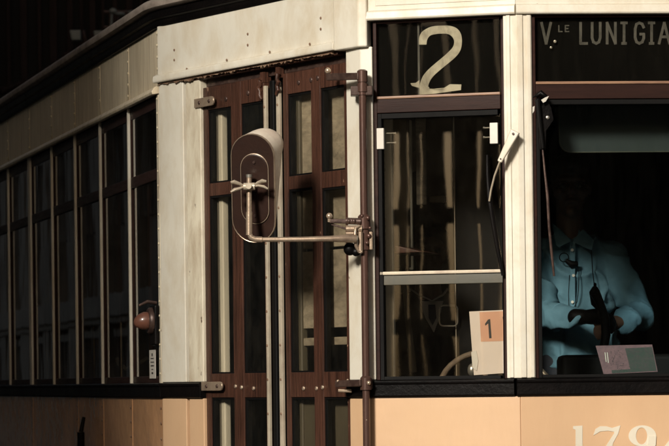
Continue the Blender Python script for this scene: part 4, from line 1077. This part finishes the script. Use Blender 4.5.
def facade(A, B, h, label, wall='stone', bay=2.6, storeys=4, depth=8, pil=True):
    s = Sec(A, B); mid = s.O + s.t*s.len/2
    r0 = root('building', (mid.x, mid.y, 0), label, 'building')
    z = lambda v: v-ZC
    MB().box(s, 0, s.len, z(0), z(h), -depth, -.25).build('wall', wall, r0)
    n = int(s.len//bay); st = h/storeys
    pm = MB(); cm = MB()
    for i in range(n+1):
        u = i*s.len/n; pm.box(s, u-.42, u+.42, z(0), z(h-.4), -.25, .0)
    for k_ in range(storeys):
        zt = st*(k_+1); cm.box(s, 0, s.len, z(zt-.45), z(zt-.1), -.245, .12); cm.box(s, 0, s.len, z(zt-.55), z(zt-.45), -.245, .05)
    cm.box(s, 0, s.len, z(0), z(.9), -.24, .08)
    pm.build('pilaster', wall, r0, bevel=.02); cm.build('cornice', wall, r0, bevel=.02)
    for i in range(n):
        for k_ in range(storeys):
            u = (i+.5)*s.len/n; z0 = st*k_+ (1.0 if k_ else .95); z1 = st*(k_+1)-.75
            w = MB().box(s, u-.62, u+.62, z(z0), z(z1), -.28, -.20).build('window', 'shutter', r0)
            f_ = MB().box(s, u-.62, u-.54, z(z0), z(z1), -.2, -.12).box(s, u+.54, u+.62, z(z0), z(z1), -.2, -.12).box(s, u-.04, u+.04, z(z0), z(z1), -.2, -.13).box(s, u-.62, u+.62, z(z1), z(z1+.12), -.25, -.08)
            f_.build('frame', wall, w)
    return r0
facade((-4.45,4.3),(-11.4,31.0), 14, 'unseen pale stone building with flat pilasters on the left, placed to shade the tram')  # out of view, put here to cast shade on the tram's rear
refl_screen = root('reflection_screen', (-6, -.2, 0), 'tall screen of uneven upright planks, unseen, added to streak the left front window reflection', 'reflection_screen')  # unseen planks added so their gaps show as streaks in the glass
HO = Sec((-9.5,.9),(-3.6,-2.2))
m = MB(); u = 0; rn = random.Random(11); z = lambda v: v-ZC
while u < HO.len-.3:
    w = rn.choice((.07,.10,.14,.20,.30)); m.box(HO, u, u+w, z(.1), z(rn.choice((6.4,6.2,5.9,4.6,3.7,3.1,2.6))), -.03, rn.uniform(-.005,.005)); u += w+rn.choice((.012,.02,.03,.05,.10))
m.build('reflection_screen_planks', 'stone_dark', refl_screen)
m = MB()
for zz in (.8, 2.1, 3.0, 3.75, 5.2): m.box(HO, 0, HO.len, z(zz), z(zz+.13), -.10, -.031)
for k in range(4): m.box(HO, .1+k*2, .22+k*2, z(0), z(6.4), -.22, -.101)
m.build('reflection_screen_rails', 'stone_dark', refl_screen)
facade((-15,-36),(26,-36), 12, 'tall sooty stone building facing the front of the tram', wall='stone_dark')

facade((-12,32),(-20,63), 13, 'stone building farthest along the left side of the street', wall='stone_mid')
# dark slatted building beyond the tram, upper left of the view
bg = root('building', (0, 30.5, 0), 'dark building clad in narrow upright brown slats rising behind the tram roof', 'building')
BG = Sec((-6.6,29.8),(6,31.2))
z = lambda v: v-ZC
MB().box(BG, 0, BG.len, z(0), z(14), -8, -.05).build('wall', 'dark', bg)
m = MB(); u = 0; rn = random.Random(5)
while u < BG.len-.2:
    w = rn.uniform(.03,.075); m.box(BG, u, u+w, z(0), z(14), -.05, rn.uniform(.0,.06)); u += w+rn.uniform(.05,.11)
m.build('slats', 'slat', bg)
def flood(x, y, w, h, label):
    p0 = Wp(x, y, 29.3)
    r0 = root('floodlight', (p0.x, p0.y, p0.z-h), label, 'floodlight', 'floodlights on the dark facade')
    MB().prism([p0+Vector((-w/2,0,h/2)), p0+Vector((w/2,0,h/2)), p0+Vector((w/2,0,-h/2)), p0+Vector((-w/2+.02,0,-h/2))], Vector((0,.16,0))).build('lamp_body', 'lamp_grey', r0, bevel=.01)
    MB().tube([p0+Vector((w/2+.02,.05,.05)), p0+Vector((w/2+.05,.05,-h*.7)), p0+Vector((0,.10,-h*.9)), p0+Vector((0,1.0,-h*.9))], .018, 8).build('bracket', 'iron', r0, smooth=True)
flood(75, 35, .11, .10, 'small grey floodlight with a drooping bracket, left one on the dark slatted facade')
flood(101, 36, .15, .11, 'wider grey floodlight close above the tram roof, right one on the dark slatted facade')
# balcony rail with pale clutter, behind the roof edge
bl = MB()
for xx in range(110, 146, 8): bl.tube([Wp(xx,10,29.2), Wp(xx,30,29.2)], .012, 6)
bl.tube([Wp(104,12,29.2), Wp(152,12,29.2)], .016, 6); bl.tube([Wp(104,27,29.2), Wp(152,27,29.2)], .012, 6)
bal = bl.build('balcony_rail', 'iron', bg, smooth=True)
b2 = MB(); b2.ball(Wp(113,11,29.1), .03, sx=1.3, seg=8).ball(Wp(120,14,29.1), .035, sx=1.5, sz=.6, seg=8).ball(Wp(132,12,29.1), .03, sx=1.5, sz=.6, seg=8).tube([Wp(112,12,29.1), Wp(111,27,29.1)], .012, 6)
b2.build('rail_finial', 'lamp_grey', bal, smooth=True)
m = MB(); pts = [Wp(-10,96,28.8), Wp(15,86,28.8), Wp(38,77,28.8), Wp(50,68,28.8), Wp(62,61,28.8), Wp(70,52,28.8)]
m.tube(pts, .03, 8)
for p_, q_ in zip(pts, pts[1:]): m.ball(p_.lerp(q_,.5), .045, seg=8)
cb = m.build('hanging_cable', 'slat', None, smooth=True); tag(cb, 'thick dark cable sagging across the slatted building above the tram roof', 'cable')
mp = MB().tube([Wp(158,20,12.6)-Vector((0,0,0.1)), Wp(158,-60,12.6)], .012, 10); mp.build('roof_mast', 'cream', T, smooth=True)

# unseen left building above is placed to keep the back of the tram in shade
# ================================================================== light, sky, camera
SUN_AZ, SUN_EL = R(203), R(23)     # measured clockwise from +Y; behind the camera
world = bpy.data.worlds.new('World'); scene.world = world; world.use_nodes = True
nt = world.node_tree; nt.nodes.clear()
sky = nt.nodes.new('ShaderNodeTexSky'); sky.sky_type = 'NISHITA'; sky.sun_disc = False
sky.sun_elevation = SUN_EL; sky.sun_rotation = SUN_AZ; sky.dust_density = 4; sky.air_density = .7; sky.ozone_density = .4
bgn = nt.nodes.new('ShaderNodeBackground'); bgn.inputs['Strength'].default_value = .05
wo = nt.nodes.new('ShaderNodeOutputWorld')
wb = nt.nodes.new('ShaderNodeMix'); wb.data_type = 'RGBA'; wb.blend_type = 'MULTIPLY'; wb.inputs[0].default_value = 1
wb.inputs[7].default_value = (1.0, .90, .76, 1)      # warm white balance multiplied into the sky colour
nt.links.new(sky.outputs[0], wb.inputs[6]); nt.links.new(wb.outputs[2], bgn.inputs[0]); nt.links.new(bgn.outputs[0], wo.inputs[0])
sl = bpy.data.lights.new('sun', 'SUN'); sl.energy = 3.3; sl.angle = R(9); sl.color = (1, .95, .86)
so_ = bpy.data.objects.new('sun', sl); col.objects.link(so_)
dirv = Vector((math.sin(SUN_AZ)*math.cos(SUN_EL), math.cos(SUN_AZ)*math.cos(SUN_EL), math.sin(SUN_EL)))
so_.rotation_euler = dirv.to_track_quat('Z', 'Y').to_euler(); so_.location = dirv*40

cam = bpy.data.cameras.new('camera'); co_ = bpy.data.objects.new('camera', cam); col.objects.link(co_)
co_.location = (0, 0, ZC)
co_.rotation_mode = 'QUATERNION'
q0 = Vector((0,1,0)).to_track_quat('-Z', 'Y')
from mathutils import Quaternion
co_.rotation_quaternion = Quaternion((0,1,0), ROLL) @ q0
cam.sensor_width = 36; cam.lens = F/669*36; cam.shift_y = (HY-223)/669; cam.shift_x = 0
cam.clip_start = .1; cam.clip_end = 1000
cam.dof.use_dof = True; cam.dof.focus_distance = 10.9; cam.dof.aperture_fstop = 11
scene.camera = co_
vs = scene.view_settings; vs.view_transform = 'Standard'; vs.look = 'None'; vs.exposure = 0.38; vs.gamma = 1
try: vs.use_curve_mapping = False
except Exception: pass
scene.cycles.max_bounces = 8; scene.cycles.transparent_max_bounces = 12
scene.cycles.use_denoising = True
